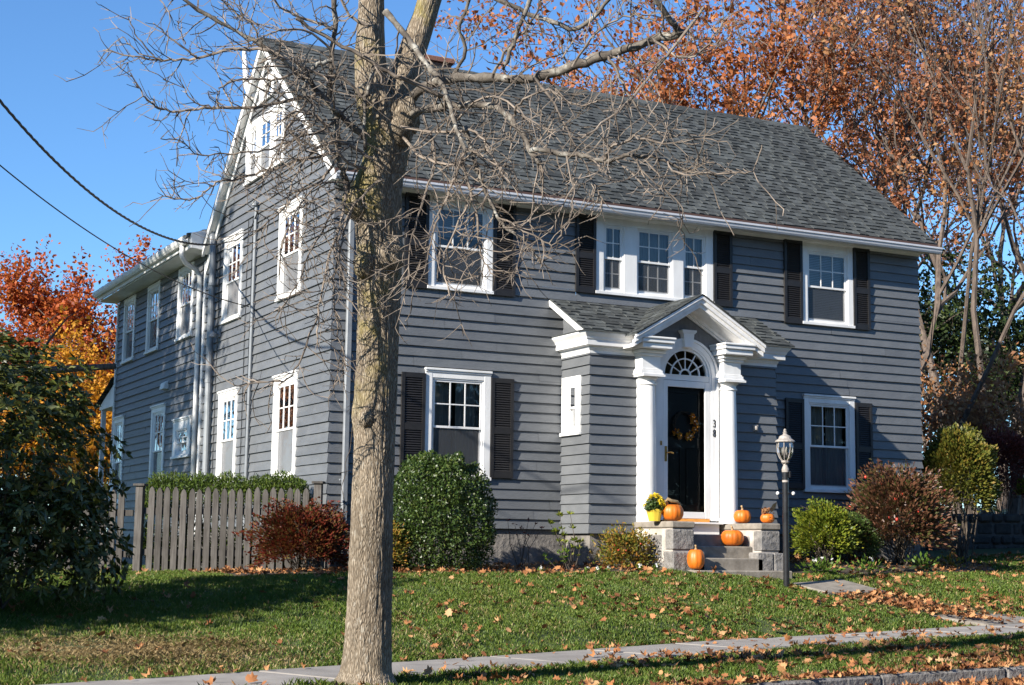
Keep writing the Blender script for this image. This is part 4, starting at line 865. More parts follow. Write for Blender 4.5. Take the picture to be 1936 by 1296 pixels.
# ------------------------------------------------------------------ picket fences
def fence(name, label, A, B, h, posts, n, seed, skip=()):
    A, B = Vector(A), Vector(B); e = (B-A); Lf = e.length; e.normalize(); nrm = Vector((e.y, -e.x, 0)).normalized()
    if nrm.dot(Vector((CAM.x, CAM.y, 0))-A) < 0: nrm = -nrm
    t = thing(name, label, 'fence', tuple(A)); rr = random.Random(seed)
    def P3(s, o, z): q = A+e*s+nrm*o; return (q.x, q.y, z)
    mb_ = lambda: MB(lambda s, o, z: P3(s, o, z))
    for s, ph in posts:
        m_ = mb_(); m_.box(s-.055, s+.055, -.075, .035, hz(*P3(s, 0, 0)[:2])-.1, A.z+ph); po = m_.build('fence_post', 'wood', t, bevel=.004)
        m_ = mb_(); m_.box(s-.085, s+.085, -.105, .065, A.z+ph, A.z+ph+.035); m_.build('post_cap', 'wood', po, bevel=.004)
    for z in (.25, .85): m_ = mb_(); m_.box(.0, Lf, -.065, -.025, A.z+z, A.z+z+.09); m_.build('rail', 'wood', t, bevel=.003)
    for i in range(n):
        s = .115+(Lf-.23)*(i+.5)/n; j = rr.uniform(-.012, .012); hh = h+rr.uniform(-.02, .02); wd = .046; g = hz(*P3(s, 0, 0)[:2])+.02; tl = rr.uniform(-.008, .008)
        m_ = MB(); f_ = [P3(a, .0+j*.3, z) for a, z in ((s-wd, g), (s+wd, g), (s+wd+tl, A.z+hh-.085), (s+wd*.6+tl, A.z+hh-.03), (s+tl, A.z+hh), (s-wd*.6+tl, A.z+hh-.03), (s-wd+tl, A.z+hh-.085))]
        m_.prism(f_, tuple(-nrm*.021)); m_.build('picket', 'wood', t, bevel=.003)
fA = atd(258, 1083, 22.9); fB = atd(597, 1085, 22.6); fC = atd(-40, 1086, 23.1)
fence('picket_fence', 'weathered grey picket fence between the rhododendron and the red shrub', (fA.x, fA.y, 1.205), (fB.x, fB.y, 1.23), 1.24, ((0, 1.255), ((fB-fA).length, 1.31)), 20, 1)
fD = fA-(fB-fA).normalized()*.10; fence('picket_gate', 'weathered grey picket gate half hidden behind the rhododendron', (fC.x, fC.y, 1.17), (fD.x, fD.y, 1.20), 1.22, ((.05, 1.22),), 16, 2)

# ------------------------------------------------------------------ shrubs
def ell(n, c, r, seed, inner_=.72, flat=-.55, lump=.14, lf=2.2):
    """points near the surface of a lumpy ellipsoid (upper 9/10), plus outward directions"""
    rs = np.random.RandomState(seed); d = unit(rs.normal(size=(n, 3))); d[:, 2] = np.where(d[:, 2] < (flat or -.55), -d[:, 2], d[:, 2])
    lm = np.array([noise.noise((v[0]*lf+seed, v[1]*lf, v[2]*lf))+.5*noise.noise((v[0]*lf*2.4, v[1]*lf*2.4+seed, v[2]*lf*2.4)) for v in d])
    k = inner_+(1-inner_)*rs.uniform(0, 1, n)**.6; k = k*(1+lump*lm)
    return np.array(c)+d*np.array(r)*k[:, None], d
def stems(parent, c, base_z, r, n, seed, rad=.012, name='stem', mat='shrubwood'):
    rr = random.Random(seed); mb = MB()
    for i in range(n):
        a = rr.uniform(0, 6.28); q = rr.uniform(.2, .85); top = Vector((c[0]+r[0]*q*math.cos(a), c[1]+r[1]*q*math.sin(a), c[2]+r[2]*rr.uniform(.0, .8)*(1-q*.4)))
        b_ = Vector((c[0]+rr.gauss(0, .07), c[1]+rr.gauss(0, .06), base_z-.03)); md = (b_+top)/2+Vector((rr.gauss(0, .06), rr.gauss(0, .06), .05)); mb.tube([b_, md, top], [rad, rad*.7, rad*.35], 5)
        for k in range(3):
            q2 = md.lerp(top, rr.random()); mb.tube([q2, q2+Vector((rr.gauss(0, .12), rr.gauss(0, .12), rr.uniform(.02, .2)))], [rad*.4, rad*.2], 4)
    return mb.build(name, mat, parent)
def shrub(name, label, c, r, n, size, mat, seed, cat='shrub', aspect=.5, up=.15, outw=.6, inner_=.7, lump=.14, lf=2.2, stemn=14, fold=.25, rad=.012, name2='foliage', flat=None):
    gz_ = hz(c[0], c[1]); t = thing(name, label, cat, (c[0], c[1], gz_))
    C, d = ell(n, c, r, seed, inner_, flat, lump, lf); k = C[:, 2] > gz_+.02; C, d = C[k], d[k]
    leaves(name2, C, size, mat, t, aspect, up, d*outw, fold, seed)
    n2 = n//3; C2, d2 = ell(n2, c, tuple(x*.72 for x in r), seed+50, .3, None, lump, lf); k = C2[:, 2] > gz_+.02; leaves('inner_'+name2, C2[k], size, mat, t, aspect, up, d2[k]*.3, fold, seed+1)
    stems(t, c, gz_, r, stemn, seed, rad); return t, C, d
def gc(px, py, Y): q = onY(px, py, Y); return q
shrub('boxwood', 'large round dark green boxwood under the front window', (1.22, -1.25, 1.98), (.84, .78, 1.02), 30000, .042, 'lf_box', 3, 'shrub', .55, .2, .7, .80, .17, 3.6, 24, flat=-.76)
t_, C_, d_ = shrub('burning_bush', 'low red leaved shrub in front of the picket fence', (-.78, -1.15, 1.66), (.72, .6, .54), 13000, .048, 'lf_red', 5, 'shrub', .5, .3, .8, .42, .5, 3.2, 26, rad=.008)
shrub('spirea', 'small rusty shrub between the street tree and the boxwood', (.30, -1.5, 1.58), (.40, .35, .42), 2600, .045, 'lf_nandina', 6, 'shrub', .45, .3, .8, .5, .3, 3, 14, rad=.006)
t_, C_, d_ = shrub('nandina', 'low green and red shrub beside the left cheek wall', (4.25, -1.45, 1.55), (.48, .38, .40), 2800, .055, 'lf_nandina', 7, 'shrub', .4, .4, .8, .3, .6, 3.4, 24, rad=.005)
for i in np.random.RandomState(3).choice(len(C_), 9): MB().lathe([(.004, -.014), (.014, 0), (.004, .014)], tuple(C_[i]+d_[i]*.02-np.array([0, 0, .08])), 8).build('berry', 'berry', t_, smooth=True)
shrub('euonymus', 'bright yellow green shrub just right of the lamp post', (8.22, -1.15, 1.88), (.58, .5, .55), 5200, .062, 'lf_lime', 8, 'shrub', .5, .35, .7, .42, .5, 3.2, 24)
shrub('dwarf_yew', 'dark green yew mound between the lime shrub and the bronze shrub', (8.98, -.85, 1.80), (.58, .5, .50), 9000, .04, 'lf_box', 9, 'shrub', .3, .2, .8, .75, .18, 2.6, 14)
t_, C_, d_ = shrub('hydrangea', 'bronze leaved shrub with red heads below the right window', (10.02, -.95, 2.20), (.95, .78, .90), 10500, .078, 'lf_bronze', 10, 'shrub', .45, .25, .9, .42, .45, 3.0, 44, rad=.008)
rs = np.random.RandomState(4)
for i in rs.choice(len(C_), 26): q = C_[i]+d_[i]*.04; MB().lathe([(.006, -.03), (.022, -.012), (.026, .01), (.01, .03)], tuple(q), 8).build('seed_head', 'berry', t_, smooth=True)
q = atd(1800, 878, 29.0); shrub('euonymus', 'tall yellow green shrub at the far right corner of the house', (q.x+.15, q.y, q.z-.30), (.85, .6, .95), 9500, .075, 'lf_olive', 11, 'shrub', .5, .2, .7, .65, .28, 2.4, 20)
q = atd(1895, 885, 33.6); shrub('japanese_maple', 'dark maroon shrub in shade above the stone wall', (q.x, q.y, q.z-.12), (1.15, .85, .92), 10000, .07, 'lf_maroon', 12, 'shrub', .4, -.1, .6, .6, .28, 2.2, 20)
q = atd(1945, 925, 33.0); shrub('euonymus', 'little lime shrub at the right edge above the stone wall', (q.x, q.y, q.z), (.28, .25, .25), 700, .07, 'lf_lime', 14, 'shrub', .5, .3, .7, .5, .3, 2.4, 8)
# leggy broadleaf plants by the bay
def leggy(label, base, tops, seed, mat='lf_green', n=14, size=.085):
    t = thing('perennial', label, 'plant', base); rr = random.Random(seed); mb = MB(); C = []; D = []
    for tp in tops:
        b_ = Vector(base)+Vector((rr.gauss(0, .05), rr.gauss(0, .04), -.03)); tp = Vector(tp); md = b_.lerp(tp, .5)+Vector((rr.gauss(0, .04), rr.gauss(0, .04), .02)); mb.tube([b_, md, tp], [.008, .006, .003], 5)
        for u in ([1.0]*n+[.75]*(n//2)+[.5]*(n//3)):
            q = (b_.lerp(md, u*2) if u < .5 else md.lerp(tp, u*2-1)); dd = Vector((rr.gauss(0, 1), rr.gauss(0, 1), rr.uniform(0, 1.2))).normalized(); C.append(tuple(q+dd*size*.55)); D.append(tuple(dd*3))
    mb.build('stem', 'shrubwood', t); leaves('foliage', np.array(C), size, mat, t, .38, .1, np.array(D), .2, seed)
def T(px, py, Y): return tuple(onY(px, py, Y))
b_ = onY(1070, 1072, -1.3); leggy('leggy green plant against the side of the entry bay', (b_.x, -1.3, hz(b_.x, -1.3)), [T(1058, 975, -1.2), T(1078, 972, -1.3), T(1050, 1005, -1.3), T(1066, 1012, -1.35), T(1086, 1022, -1.35), T(1098, 1025, -1.4), T(1040, 990, -1.1)], 1, 'lf_lime', 16, .07)
b_ = onY(1066, 1072, -1.6); leggy('short bright green sprout at the foot of the entry bay', (b_.x, -1.6, hz(b_.x, -1.6)), [T(1058, 1046, -1.6), T(1070, 1044, -1.6), T(1030, 1052, -1.6)], 2, 'lf_green', 12, .07)
b_ = onY(985, 1070, -1.3); leggy('dark bare stems of a faded plant right of the boxwood', (b_.x, -1.3, hz(b_.x, -1.3)), [T(960+i*13, 985+7*(i % 3), -1.3) for i in range(6)], 3, 'lf_maroon', 5, .05)
for i, (px, py, Y, lab) in enumerate(((1540, 1078, -2.0, 'low bright perennial with white flowers nearest the lamp post'), (1562, 1070, -2.0, 'upright perennial with one white flower below the lime shrub'), (1640, 1066, -1.9, 'pale green perennial with a white bloom at the foot of the bronze shrub'), (1745, 1068, -1.5, 'green sprigs at the right foot of the bronze shrub'), (1800, 1072, -1.0, 'low mixed plant near the right end of the flower bed'))):
    b_ = onY(px, py, Y); t = thing('perennial', lab, 'plant', (b_.x, Y, hz(b_.x, Y)), 'low perennials edging the flower bed'); rs = np.random.RandomState(20+i); n = 110
    C = np.array([b_.x, Y, hz(b_.x, Y)+.10])+rs.normal(size=(n, 3))*np.array([.15, .08, .07]); leaves('foliage', C, .085, 'lf_green' if i != 4 else 'lf_nandina', t, .42, .5, None, .2, 20+i)
    if i < 3:
        C = np.array([b_.x, Y-.05, hz(b_.x, Y)+.22])+np.repeat(rs.normal(size=(2, 3))*np.array([.11, .03, .03]), 6, 0)+rs.normal(size=(12, 3))*.010; leaves('bloom', C, .034, 'petal_white', t, .8, .2, None, .2, 40+i)
rs = np.random.RandomState(77)
for i in range(6):
    px = (1110, 1128, 1150, 1208, 1240, 1020)[i]; Y = -2.0; b_ = onY(px, 1074+(i % 2)*3, Y); t = thing('white_pansy', 'small white bedding flower at the front edge of the bed', 'flower', (b_.x, Y, hz(b_.x, Y)), 'white bedding flowers along the bed'); 
    C = np.array([b_.x, Y, hz(b_.x, Y)+.06])+rs.normal(size=(24, 3))*np.array([.04, .03, .02]); leaves('foliage', C, .05, 'lf_green', t, .5, .3, None, .2, i)
    C = np.array([b_.x, Y-.03, hz(b_.x, Y)+.10])+rs.normal(size=(7, 3))*.012; leaves('bloom', C, .04, 'petal_white', t, .9, .2, None, .1, i+9)
# yew hedge behind the fence
hA, hB = atd(275, 1000, 23.55), atd(583, 1000, 23.2); gzh = 1.2
t = thing('yew_hedge', 'clipped green yew hedge standing between the picket fence and the house wall', 'hedge', tuple((hA+hB)/2-Vector((0, 0, (hA.z+hB.z)/2-1.2))))
rs = np.random.RandomState(31); n = 38000; u = rs.uniform(-.02, 1.02, n); ph = rs.uniform(0, 1, n); th_ = 2*math.pi*ph
lmp = np.array([noise.noise((a*9, b*1.5, 0))+.6*noise.noise((a*26, b*3, 3)) for a, b in zip(u, th_)]); rad_ = rs.uniform(.72, 1, n)*(1+.13*lmp); endt = np.clip(np.minimum(u+.02, 1.02-u)/.06, 0.25, 1)**.5
base = np.array(hA)[None]*(1-u[:, None])+np.array(hB)[None]*u[:, None]; perp = np.array([-(hB-hA).normalized().y, (hB-hA).normalized().x, 0])
ztop = 2.66+.10*np.array([noise.noise((a*5.5, 7, 0)) for a in u]); zc_ = (1.25+ztop)/2; hh_ = (ztop-1.25)/2
ox, oz = np.cos(th_), np.sin(th_); sx = np.sign(ox)*np.abs(ox)**.6; sz = np.sign(oz)*np.abs(oz)**.6
C = base+perp[None]*(sx*rad_*.30*endt)[:, None]; C[:, 2] = zc_+sz*rad_*hh_*endt
Dv = perp[None]*sx[:, None]+np.array([[0, 0, 1.]])*sz[:, None]; leaves('foliage', C, .055, 'lf_yew', t, .28, .45, Dv*.8, .2, 31)
mb = MB(); rr = random.Random(5)
for i in range(22): q = hA.lerp(hB, (i+.5)/22); mb.tube([(q.x, q.y, 1.15), (q.x+rr.gauss(0, .06), q.y+rr.gauss(0, .05), 1.8), (q.x+rr.gauss(0, .12), q.y+rr.gauss(0, .08), 2.5)], [.02, .015, .006], 5)
mb.build('stem', 'shrubwood', t)
# ------------------------------------------------------------------ rhododendron (big leaves in whorls)
rc = atd(-12, 900, 17.3); t = thing('rhododendron', 'big dark rhododendron at the left edge in front of the picket gate', 'shrub', (rc.x, rc.y, hz(rc.x, rc.y)))
C1, d1 = ell(1500, (rc.x, rc.y, 2.18), (1.38, 1.35, 1.62), 41, .55, None, .22, 2.6); C2, d2 = ell(520, (rc.x+.45, rc.y-.25, 1.45), (.92, .9, .85), 42, .6, None, .2, 2.6)
Cw = np.concatenate([C1, C2]); dw = np.concatenate([d1, d2]); k = Cw[:, 2] > hz(rc.x, rc.y)+.05; Cw, dw = Cw[k], dw[k]; rs = np.random.RandomState(43); m_ = 9
ax = unit(dw+np.array([0, 0, .55])+rs.normal(size=dw.shape)*.25); rnd = unit(np.cross(ax, rs.normal(size=ax.shape))); bt = np.cross(ax, rnd)
C = []; D = []
for j in range(m_):
    a = 2*math.pi*j/m_+rs.uniform(-.3, .3, len(Cw)); dr_ = rnd*np.cos(a)[:, None]+bt*np.sin(a)[:, None]; dd = unit(dr_+ax*rs.uniform(-.25, .45, len(Cw))[:, None]); C.append(Cw+dd*.058); D.append(dd*5)
leaves('foliage', np.concatenate(C), .108, 'lf_rhodo', t, .34, 0, np.concatenate(D), .12, 44, sizevar=.25); stems(t, (rc.x, rc.y, 2.0), hz(rc.x, rc.y), (1.2, 1.2, 1.4), 40, 45, .018)

# ------------------------------------------------------------------ stone wall and timber at the right
A_, B_ = atd(1775, 1074, 32.3), atd(2180, 1072, 33.4); e_ = (B_-A_); Lw = e_.length; e_.normalize(); nr = Vector((e_.y, -e_.x, 0)).normalized()
t = thing('stone_wall', 'fieldstone retaining wall coloured dark for shade at the right edge', 'stone wall', (A_.x, A_.y, 1.35)); rr = random.Random(9)
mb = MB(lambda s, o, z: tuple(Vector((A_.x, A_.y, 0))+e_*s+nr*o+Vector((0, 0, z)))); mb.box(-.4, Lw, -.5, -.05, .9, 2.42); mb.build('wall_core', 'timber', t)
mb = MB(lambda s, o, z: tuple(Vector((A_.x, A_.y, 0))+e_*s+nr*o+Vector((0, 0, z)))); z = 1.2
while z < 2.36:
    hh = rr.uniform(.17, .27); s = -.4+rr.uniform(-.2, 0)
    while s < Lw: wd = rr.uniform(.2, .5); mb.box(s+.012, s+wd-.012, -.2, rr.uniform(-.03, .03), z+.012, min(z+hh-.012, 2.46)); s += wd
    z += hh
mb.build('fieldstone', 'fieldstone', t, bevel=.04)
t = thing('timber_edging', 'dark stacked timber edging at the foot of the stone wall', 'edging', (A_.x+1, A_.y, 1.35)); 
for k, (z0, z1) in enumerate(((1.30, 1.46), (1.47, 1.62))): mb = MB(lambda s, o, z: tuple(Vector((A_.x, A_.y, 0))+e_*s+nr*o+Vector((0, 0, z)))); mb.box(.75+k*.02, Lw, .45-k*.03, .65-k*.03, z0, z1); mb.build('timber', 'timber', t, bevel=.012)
# service cables to the house
def sag(a, b, s, n=24): return [a+(b-a)*(i/n)-Vector((0, 0, s*4*(i/n)*(1-i/n))) for i in range(-n, n+1)]
ca, cb = atd(0, 191, 20.0), onX(393, 463, -.25)
mb = MB()
for ph in (0, 2.1, 4.2):
    L = sag(ca, cb, .47, 90); L += [onX(420, 460, -.16), onX(447, 453, -.10), onX(472, 436, -.08), onX(487, 402, -.09)] if ph == 0 else []; mb.tube([p+Vector((.012*math.cos(i*1.1+ph), 0, .012*math.sin(i*1.1+ph))) for i, p in enumerate(L)], .011, 5)
tag(mb.build('service_cable', 'cable'), 'thick twisted black cable sagging from the upper left to the wing eave', 'cable')
mb = MB(); mb.tube(sag(atd(0, 313, 20.0), onX(470, 580, -.08), .27, 40), .0095, 5); tag(mb.build('phone_cable', 'cable'), 'thin black cable below the twisted one reaching the side wall', 'cable')

# ------------------------------------------------------------------ street tree in the foreground
TD = 13.25; tb = onZ(692, 1290, .47)
tree = thing('street_tree', 'bare street tree with mossy furrowed trunk and drooping pale twigs in the foreground', 'tree', (tb.x, tb.y, .42))
def TP(px, py, dd=0.0): return atd(px, py, TD+dd)
MPX = TD/FPX
prof = [(1325, 691, 190), (1306, 691, 142), (1290, 692, 114), (1270, 693, 97), (1230, 695, 90), (1150, 698, 85), (1000, 702, 79), (900, 706, 77), (830, 708, 78), (790, 707, 83), (750, 710, 79), (700, 712, 78), (600, 715, 79),
        (520, 717, 82), (480, 718, 86), (430, 716, 88), (395, 713, 94), (370, 712, 95), (340, 717, 90), (305, 728, 84), (270, 733, 82), (240, 733, 90), (215, 730, 92), (190, 724, 88)]
def barktube(rows, nseg=150, amp=.009, seed=0, sub=.022):
    rows = [(TP(c, y, dd), wd*MPX/2) for y, c, wd, dd in rows]; pts = []; 
    for i in range(len(rows)-1):
        L = (rows[i+1][0]-rows[i][0]).length; n = max(2, int(L/sub))
        for j in range(n): u = j/n; u2 = u; pts.append((rows[i][0].lerp(rows[i+1][0], u2), rows[i][1]*(1-u2)+rows[i+1][1]*u2))
    pts.append(rows[-1]); vs, fs = [], []
    for i, (p, r) in enumerate(pts):
        for k in range(nseg):
            a = 2*math.pi*k/nseg; ca_, sa = math.cos(a), math.sin(a)
            rid = noise.noise((ca_*9+seed, sa*9, p.z*3.0)); rid2 = noise.noise((ca_*16, sa*16+seed, p.z*6)); lump = noise.noise((ca_*1.3, sa*1.3, p.z*2.2+seed)); fl_ = max(0, 1-(p.z-.42)/.30)**2*max(0, math.sin(a*2.5+1)+.25*math.sin(a*7))*.12; lump = lump+fl_/.05*(seed == 1)
            rr_ = r*(1+.05*lump)+amp*(abs(rid)*-1.6+.35)+amp*.5*rid2; vs.append((p.x+rr_*ca_, p.y+rr_*sa, p.z))
    m = len(pts)
    for i in range(m-1):
        for k in range(nseg): fs.append((i*nseg+k, i*nseg+(k+1) % nseg, (i+1)*nseg+(k+1) % nseg, (i+1)*nseg+k))
    fs.append(tuple((m-1)*nseg+k for k in range(nseg))); return vs, fs
mb = MB(); mb.add(*barktube([(y, c, wd, 0) for y, c, wd in prof], seed=1))
mb.add(*barktube([(250, 722, 66, 0), (205, 709, 70, 0), (160, 703, 62, .02), (100, 699, 57, .05), (40, 701, 51, .08), (0, 702, 48, .1), (-120, 706, 44, .1), (-300, 700, 38, .1), (-600, 690, 26, 0), (-900, 700, 12, 0)], 90, .007, 2, .03))
mb.add(*barktube([(270, 744, 60, .05), (215, 752, 62, .1), (175, 758, 60, .15), (130, 769, 56, .2), (80, 785, 52, .25), (30, 803, 48, .3), (-20, 818, 46, .3), (-160, 840, 42, .3), (-400, 880, 32, .3), (-800, 900, 14, .3)], 90, .007, 3, .03))
# burls and branch collars
for px, py, r_, dd in ((672, 384, 20, -.12), (762, 222, 26, -.05), (738, 480, 22, -.14), (694, 788, 14, -.14), (690, 500, 18, -.13), (752, 245, 24, -.08)):
    c = TP(px, py, dd); vs, fs = [], []; r0 = r_*MPX*1.25
    for i in range(13):
        for k in range(20):
            a, b_ = math.pi*i/12, 2*math.pi*k/20; v = Vector((math.sin(a)*math.cos(b_), math.sin(a)*math.sin(b_), math.cos(a)*1.25)); rr_ = r0*(1+.22*noise.noise(v*3+Vector((px, 0, 0)))); vs.append(tuple(c+v*rr_))
    for i in range(12):
        for k in range(20): fs.append((i*20+k, i*20+(k+1) % 20, (i+1)*20+(k+1) % 20, (i+1)*20+k))
    mb.add(vs, fs)
mb.build('trunk', 'bark', tree, smooth=True, recalc=True)
limbs = [  # (pixel polyline, start width px, end width px, depth offsets start/end, density, weep)
 ([(772, 190), (800, 168), (850, 150), (930, 147), (1010, 148), (1080, 126), (1150, 106), (1235, 76), (1290, 62)], 20, 15, 0, -1.2, 1.0),
 ([(1288, 62), (1262, 32), (1235, -10), (1215, -60)], 12, 8, -1.2, -1.5, .8),
 ([(728, 22), (778, 81), (807, 123), (840, 165), (858, 233), (882, 287)], 13, 7, -.2, -.9, 1.0),
 ([(765, 222), (810, 206), (870, 200), (920, 199), (955, 215), (985, 250), (1003, 285), (1019, 310)], 16, 8, -.1, -1.2, 1.2),
 ([(1001, 284), (1050, 290), (1100, 295), (1145, 304), (1190, 293), (1245, 300), (1300, 322), (1350, 331)], 10, 4, -1.2, -1.7, 1.3),
 ([(1145, 303), (1160, 275), (1210, 262), (1260, 275)], 6, 3, -1.5, -1.8, 1.2),
 ([(560, 36), (600, 62), (680, 105), (746, 142), (827, 178), (850, 200)], 6, 9, -.9, -.5, .8),
 ([(690, 262), (640, 215), (606, 178), (560, 135), (510, 95), (430, 50), (345, 0), (300, -30)], 12, 5, -.2, -.9, 1.0),
 ([(668, 386), (650, 330), (640, 288), (633, 207), (622, 182), (627, 115), (631, 55), (632, -30)], 13, 9, -.15, -.5, 1.2),
 ([(708, 120), (696, 175), (691, 190), (689, 284)], 9, 5, -.3, -.4, 1.2),
 ([(627, 116), (606, 119), (584, 136), (579, 152), (575, 180), (585, 190), (597, 226), (582, 240)], 9, 5, -.5, -.8, 1.2),
 ([(510, 95), (440, 92), (370, 110), (310, 114), (255, 108), (205, 94)], 6, 2.2, -.8, -1.0, .9),
 ([(303, 114), (262, 98), (232, 70)], 3, 1.8, -.95, -1.0, .3), ([(292, 111), (262, 72), (242, 33)], 3, 1.8, -.95, -1.0, .3), ([(372, 108), (320, 70), (290, 44)], 3.5, 1.8, -.9, -1, .4), ([(352, 84), (342, 62), (334, 40)], 2.5, 1.6, -.9, -1, .2),
 ([(606, 178), (545, 190), (470, 206), (400, 204), (340, 211), (300, 205), (275, 185), (258, 162)], 7, 2.2, -.5, -1.1, 1.0), ([(408, 204), (370, 195), (345, 163)], 3, 1.8, -.9, -1, .4),
 ([(640, 288), (580, 300), (520, 318), (460, 335), (410, 346), (385, 366), (350, 379), (308, 371)], 6, 2.0, -.3, -.9, 1.2),
 ([(560, 262), (500, 285), (430, 291), (375, 293), (345, 264)], 4, 1.8, -.4, -.9, 1.0),
 ([(640, 290), (610, 340), (560, 370), (520, 410), (480, 440)], 6, 2.5, -.2, -.8, 1.5),
 ([(655, 345), (645, 420), (620, 500), (606, 580), (600, 650)], 6, 2.5, -.3, -.7, 1.5),
 ([(665, 384), (652, 440), (630, 530), (640, 620), (655, 700)], 5, 2.2, -.3, -.6, 1.3),
 ([(600, 600), (565, 688), (543, 718), (519, 720), (443, 729)], 4, 1.8, -.6, -.9, .9),
 ([(630, 400), (590, 470), (560, 540), (520, 600)], 4.5, 2, -.4, -.9, 1.4),
 ([(584, 190), (545, 240), (520, 300), (490, 350)], 5, 2, -.5, -1, 1.4),
 ([(640, 225), (600, 250), (560, 262), (530, 290)], 6, 3, -.3, -.7, 1.4),
 ([(880, 240), (902, 322), (916, 356), (934, 396), (955, 432), (990, 453), (1011, 483), (1024, 500)], 9, 2.5, -.6, -1.0, 1.4),
 ([(880, 285), (860, 334), (842, 378), (823, 424), (805, 505)], 6, 2.2, -.7, -.9, 1.5),
 ([(870, 290), (888, 360), (902, 406), (903, 450), (916, 496), (935, 522)], 6, 2, -.7, -1, 1.4),
 ([(884, 388), (845, 470), (840, 510), (850, 560)], 4, 2, -.8, -1, 1.2),
 ([(800, 215), (822, 300), (800, 380), (776, 460), (772, 530)], 6, 2.2, -.3, -.8, 1.5),
 ([(955, 430), (1000, 440), (1045, 465), (1062, 430)], 3.5, 2, -1, -1.2, 1.2),
 ([(970, 222), (990, 190), (1040, 170), (1090, 200), (1130, 190)], 5, 2.5, -.9, -1.4, 1.2),
 ([(1007, -10), (975, 70), (951, 132)], 8, 7, -.8, -.9, .7),
 ([(900, -20), (1000, 26), (1050, 42), (1093, 55), (1140, 12), (1170, -20)], 9, 8, -.6, -1.0, .8),
 ([(1330, 15), (1240, 130), (1170, 210), (1100, 262)], 5, 3, -1.5, -1.8, .9), ([(1440, 274), (1425, 322), (1370, 330), (1300, 325)], 2, 3, -1.9, -1.7, .6),
 ([(1010, 148), (1050, 200), (1080, 260), (1120, 340), (1140, 380)], 6, 2, -.7, -1.2, 1.3), ([(1150, 106), (1180, 160), (1215, 220), (1260, 260), (1290, 250)], 6, 2, -1, -1.5, 1.2),
 ([(1080, 126), (1130, 60), (1190, 30), (1240, 40)], 5, 2.5, -1, -1.4, 1.2), ([(930, 147), (960, 90), (1000, 50), (1030, -20)], 6, 3, -.6, -1, 1.2), ([(1235, 76), (1290, 110), (1330, 90), (1380, 30)], 5, 2, -1.2, -1.6, 1.2),
 ([(850, 150), (880, 100), (870, 50), (895, -20)], 8, 6, -.3, -.5, 1.0), ([(630, 55), (590, 40), (540, 20), (500, -20)], 6, 3, -.5, -.8, 1.2), ([(701, 50), (660, 30), (640, -20)], 7, 5, -.2, -.3, 1.2), ([(560, 135), (530, 150), (480, 150), (430, 157), (412, 176), (410, 196)], 5, 2, -.6, -1, 1.1),
 ([(690, 320), (650, 300), (610, 230), (560, 210), (520, 240)], 6, 2.2, -.35, -.9, 1.4), ([(700, 200), (650, 150), (600, 140), (540, 110), (490, 120)], 6, 2.2, -.3, -.9, 1.4), ([(655, 345), (600, 350), (550, 420), (530, 480)], 4, 2, -.4, -1, 1.4), ([(760, 260), (800, 300), (860, 310), (900, 290), (960, 330)], 6, 2.2, -.3, -1, 1.4), ([(755, 240), (830, 250), (900, 250), (930, 300), (980, 370)], 6, 2.2, -.3, -1.1, 1.4), ([(860, 230), (930, 180), (1000, 230), (1040, 250)], 5, 2, -.5, -1.2, 1.3), ([(632, 100), (580, 60), (520, 60), (470, 90)], 5, 2, -.5, -1, 1.3),
 ([(500, 88), (470, 40), (440, 20), (400, -15)], 4, 2.5, -.8, -1, 1.2), ([(1100, 330), (1060, 400), (1040, 440)], 3, 1.6, -1.3, -1.5, 1.0), ([(1190, 293), (1230, 340), (1290, 390), (1280, 420)], 3, 1.6, -1.6, -1.8, 1.0),
 ([(700, 300), (650, 270), (600, 280), (560, 330), (540, 400)], 7, 2.5, -.4, -.9, 1.4), ([(720, 340), (660, 400), (640, 470), (655, 540)], 5, 2, -.45, -.7, 1.2)]
tr = random.Random(21); lm = MB(); tw = MB(); nseg_ = 0
def sinuous(p, d, L, r0, r1, kink=.5, grav=-.25, uptip=.5, step=.075, sides=4):
    n = max(3, int(L/step)); pts = [p.copy()]; d = d.normalized(); rad = [r0]
    for i in range(n):
        u = (i+1)/n; d = (d+Vector((tr.gauss(0, kink), tr.gauss(0, kink), tr.gauss(0, kink)))*.33+Vector((0, 0, grav*(1-u)+uptip*u*u))*.22).normalized(); p = p+d*(L/n); pts.append(p.copy()); rad.append(r0+(r1-r0)*u)
    tw.tube(pts, rad, sides, False); return pts
def spur(pts, dens, r):
    for i in range(1, len(pts)):
        if tr.random() > dens: continue
        seg = (pts[i]-pts[i-1]).normalized()
        for s in ((-1, 1) if tr.random() < .35 else (tr.choice((-1, 1)),)):
            ax_ = seg.cross(Vector((tr.gauss(0, 1), tr.gauss(0, 1), tr.gauss(0, 1)))).normalized(); d = (seg*.75+ax_*s*.8).normalized(); L = tr.uniform(.05, .20)*(1.5 if tr.random() < .15 else 1)
            q = sinuous(pts[i], d, L, r, r*.55, .35, 0, .35, .06, 3)
            if L > .13 and tr.random() < .6:
                k = tr.randint(1, len(q)-1); sg_ = (q[k]-q[k-1]).normalized(); ax_ = sg_.cross(Vector((tr.gauss(0, 1), tr.gauss(0, 1), tr.gauss(0, 1)))).normalized(); sinuous(q[k], sg_*.7+ax_*.8, tr.uniform(.04, .1), r*.8, r*.5, .3, 0, .3, .05, 3)
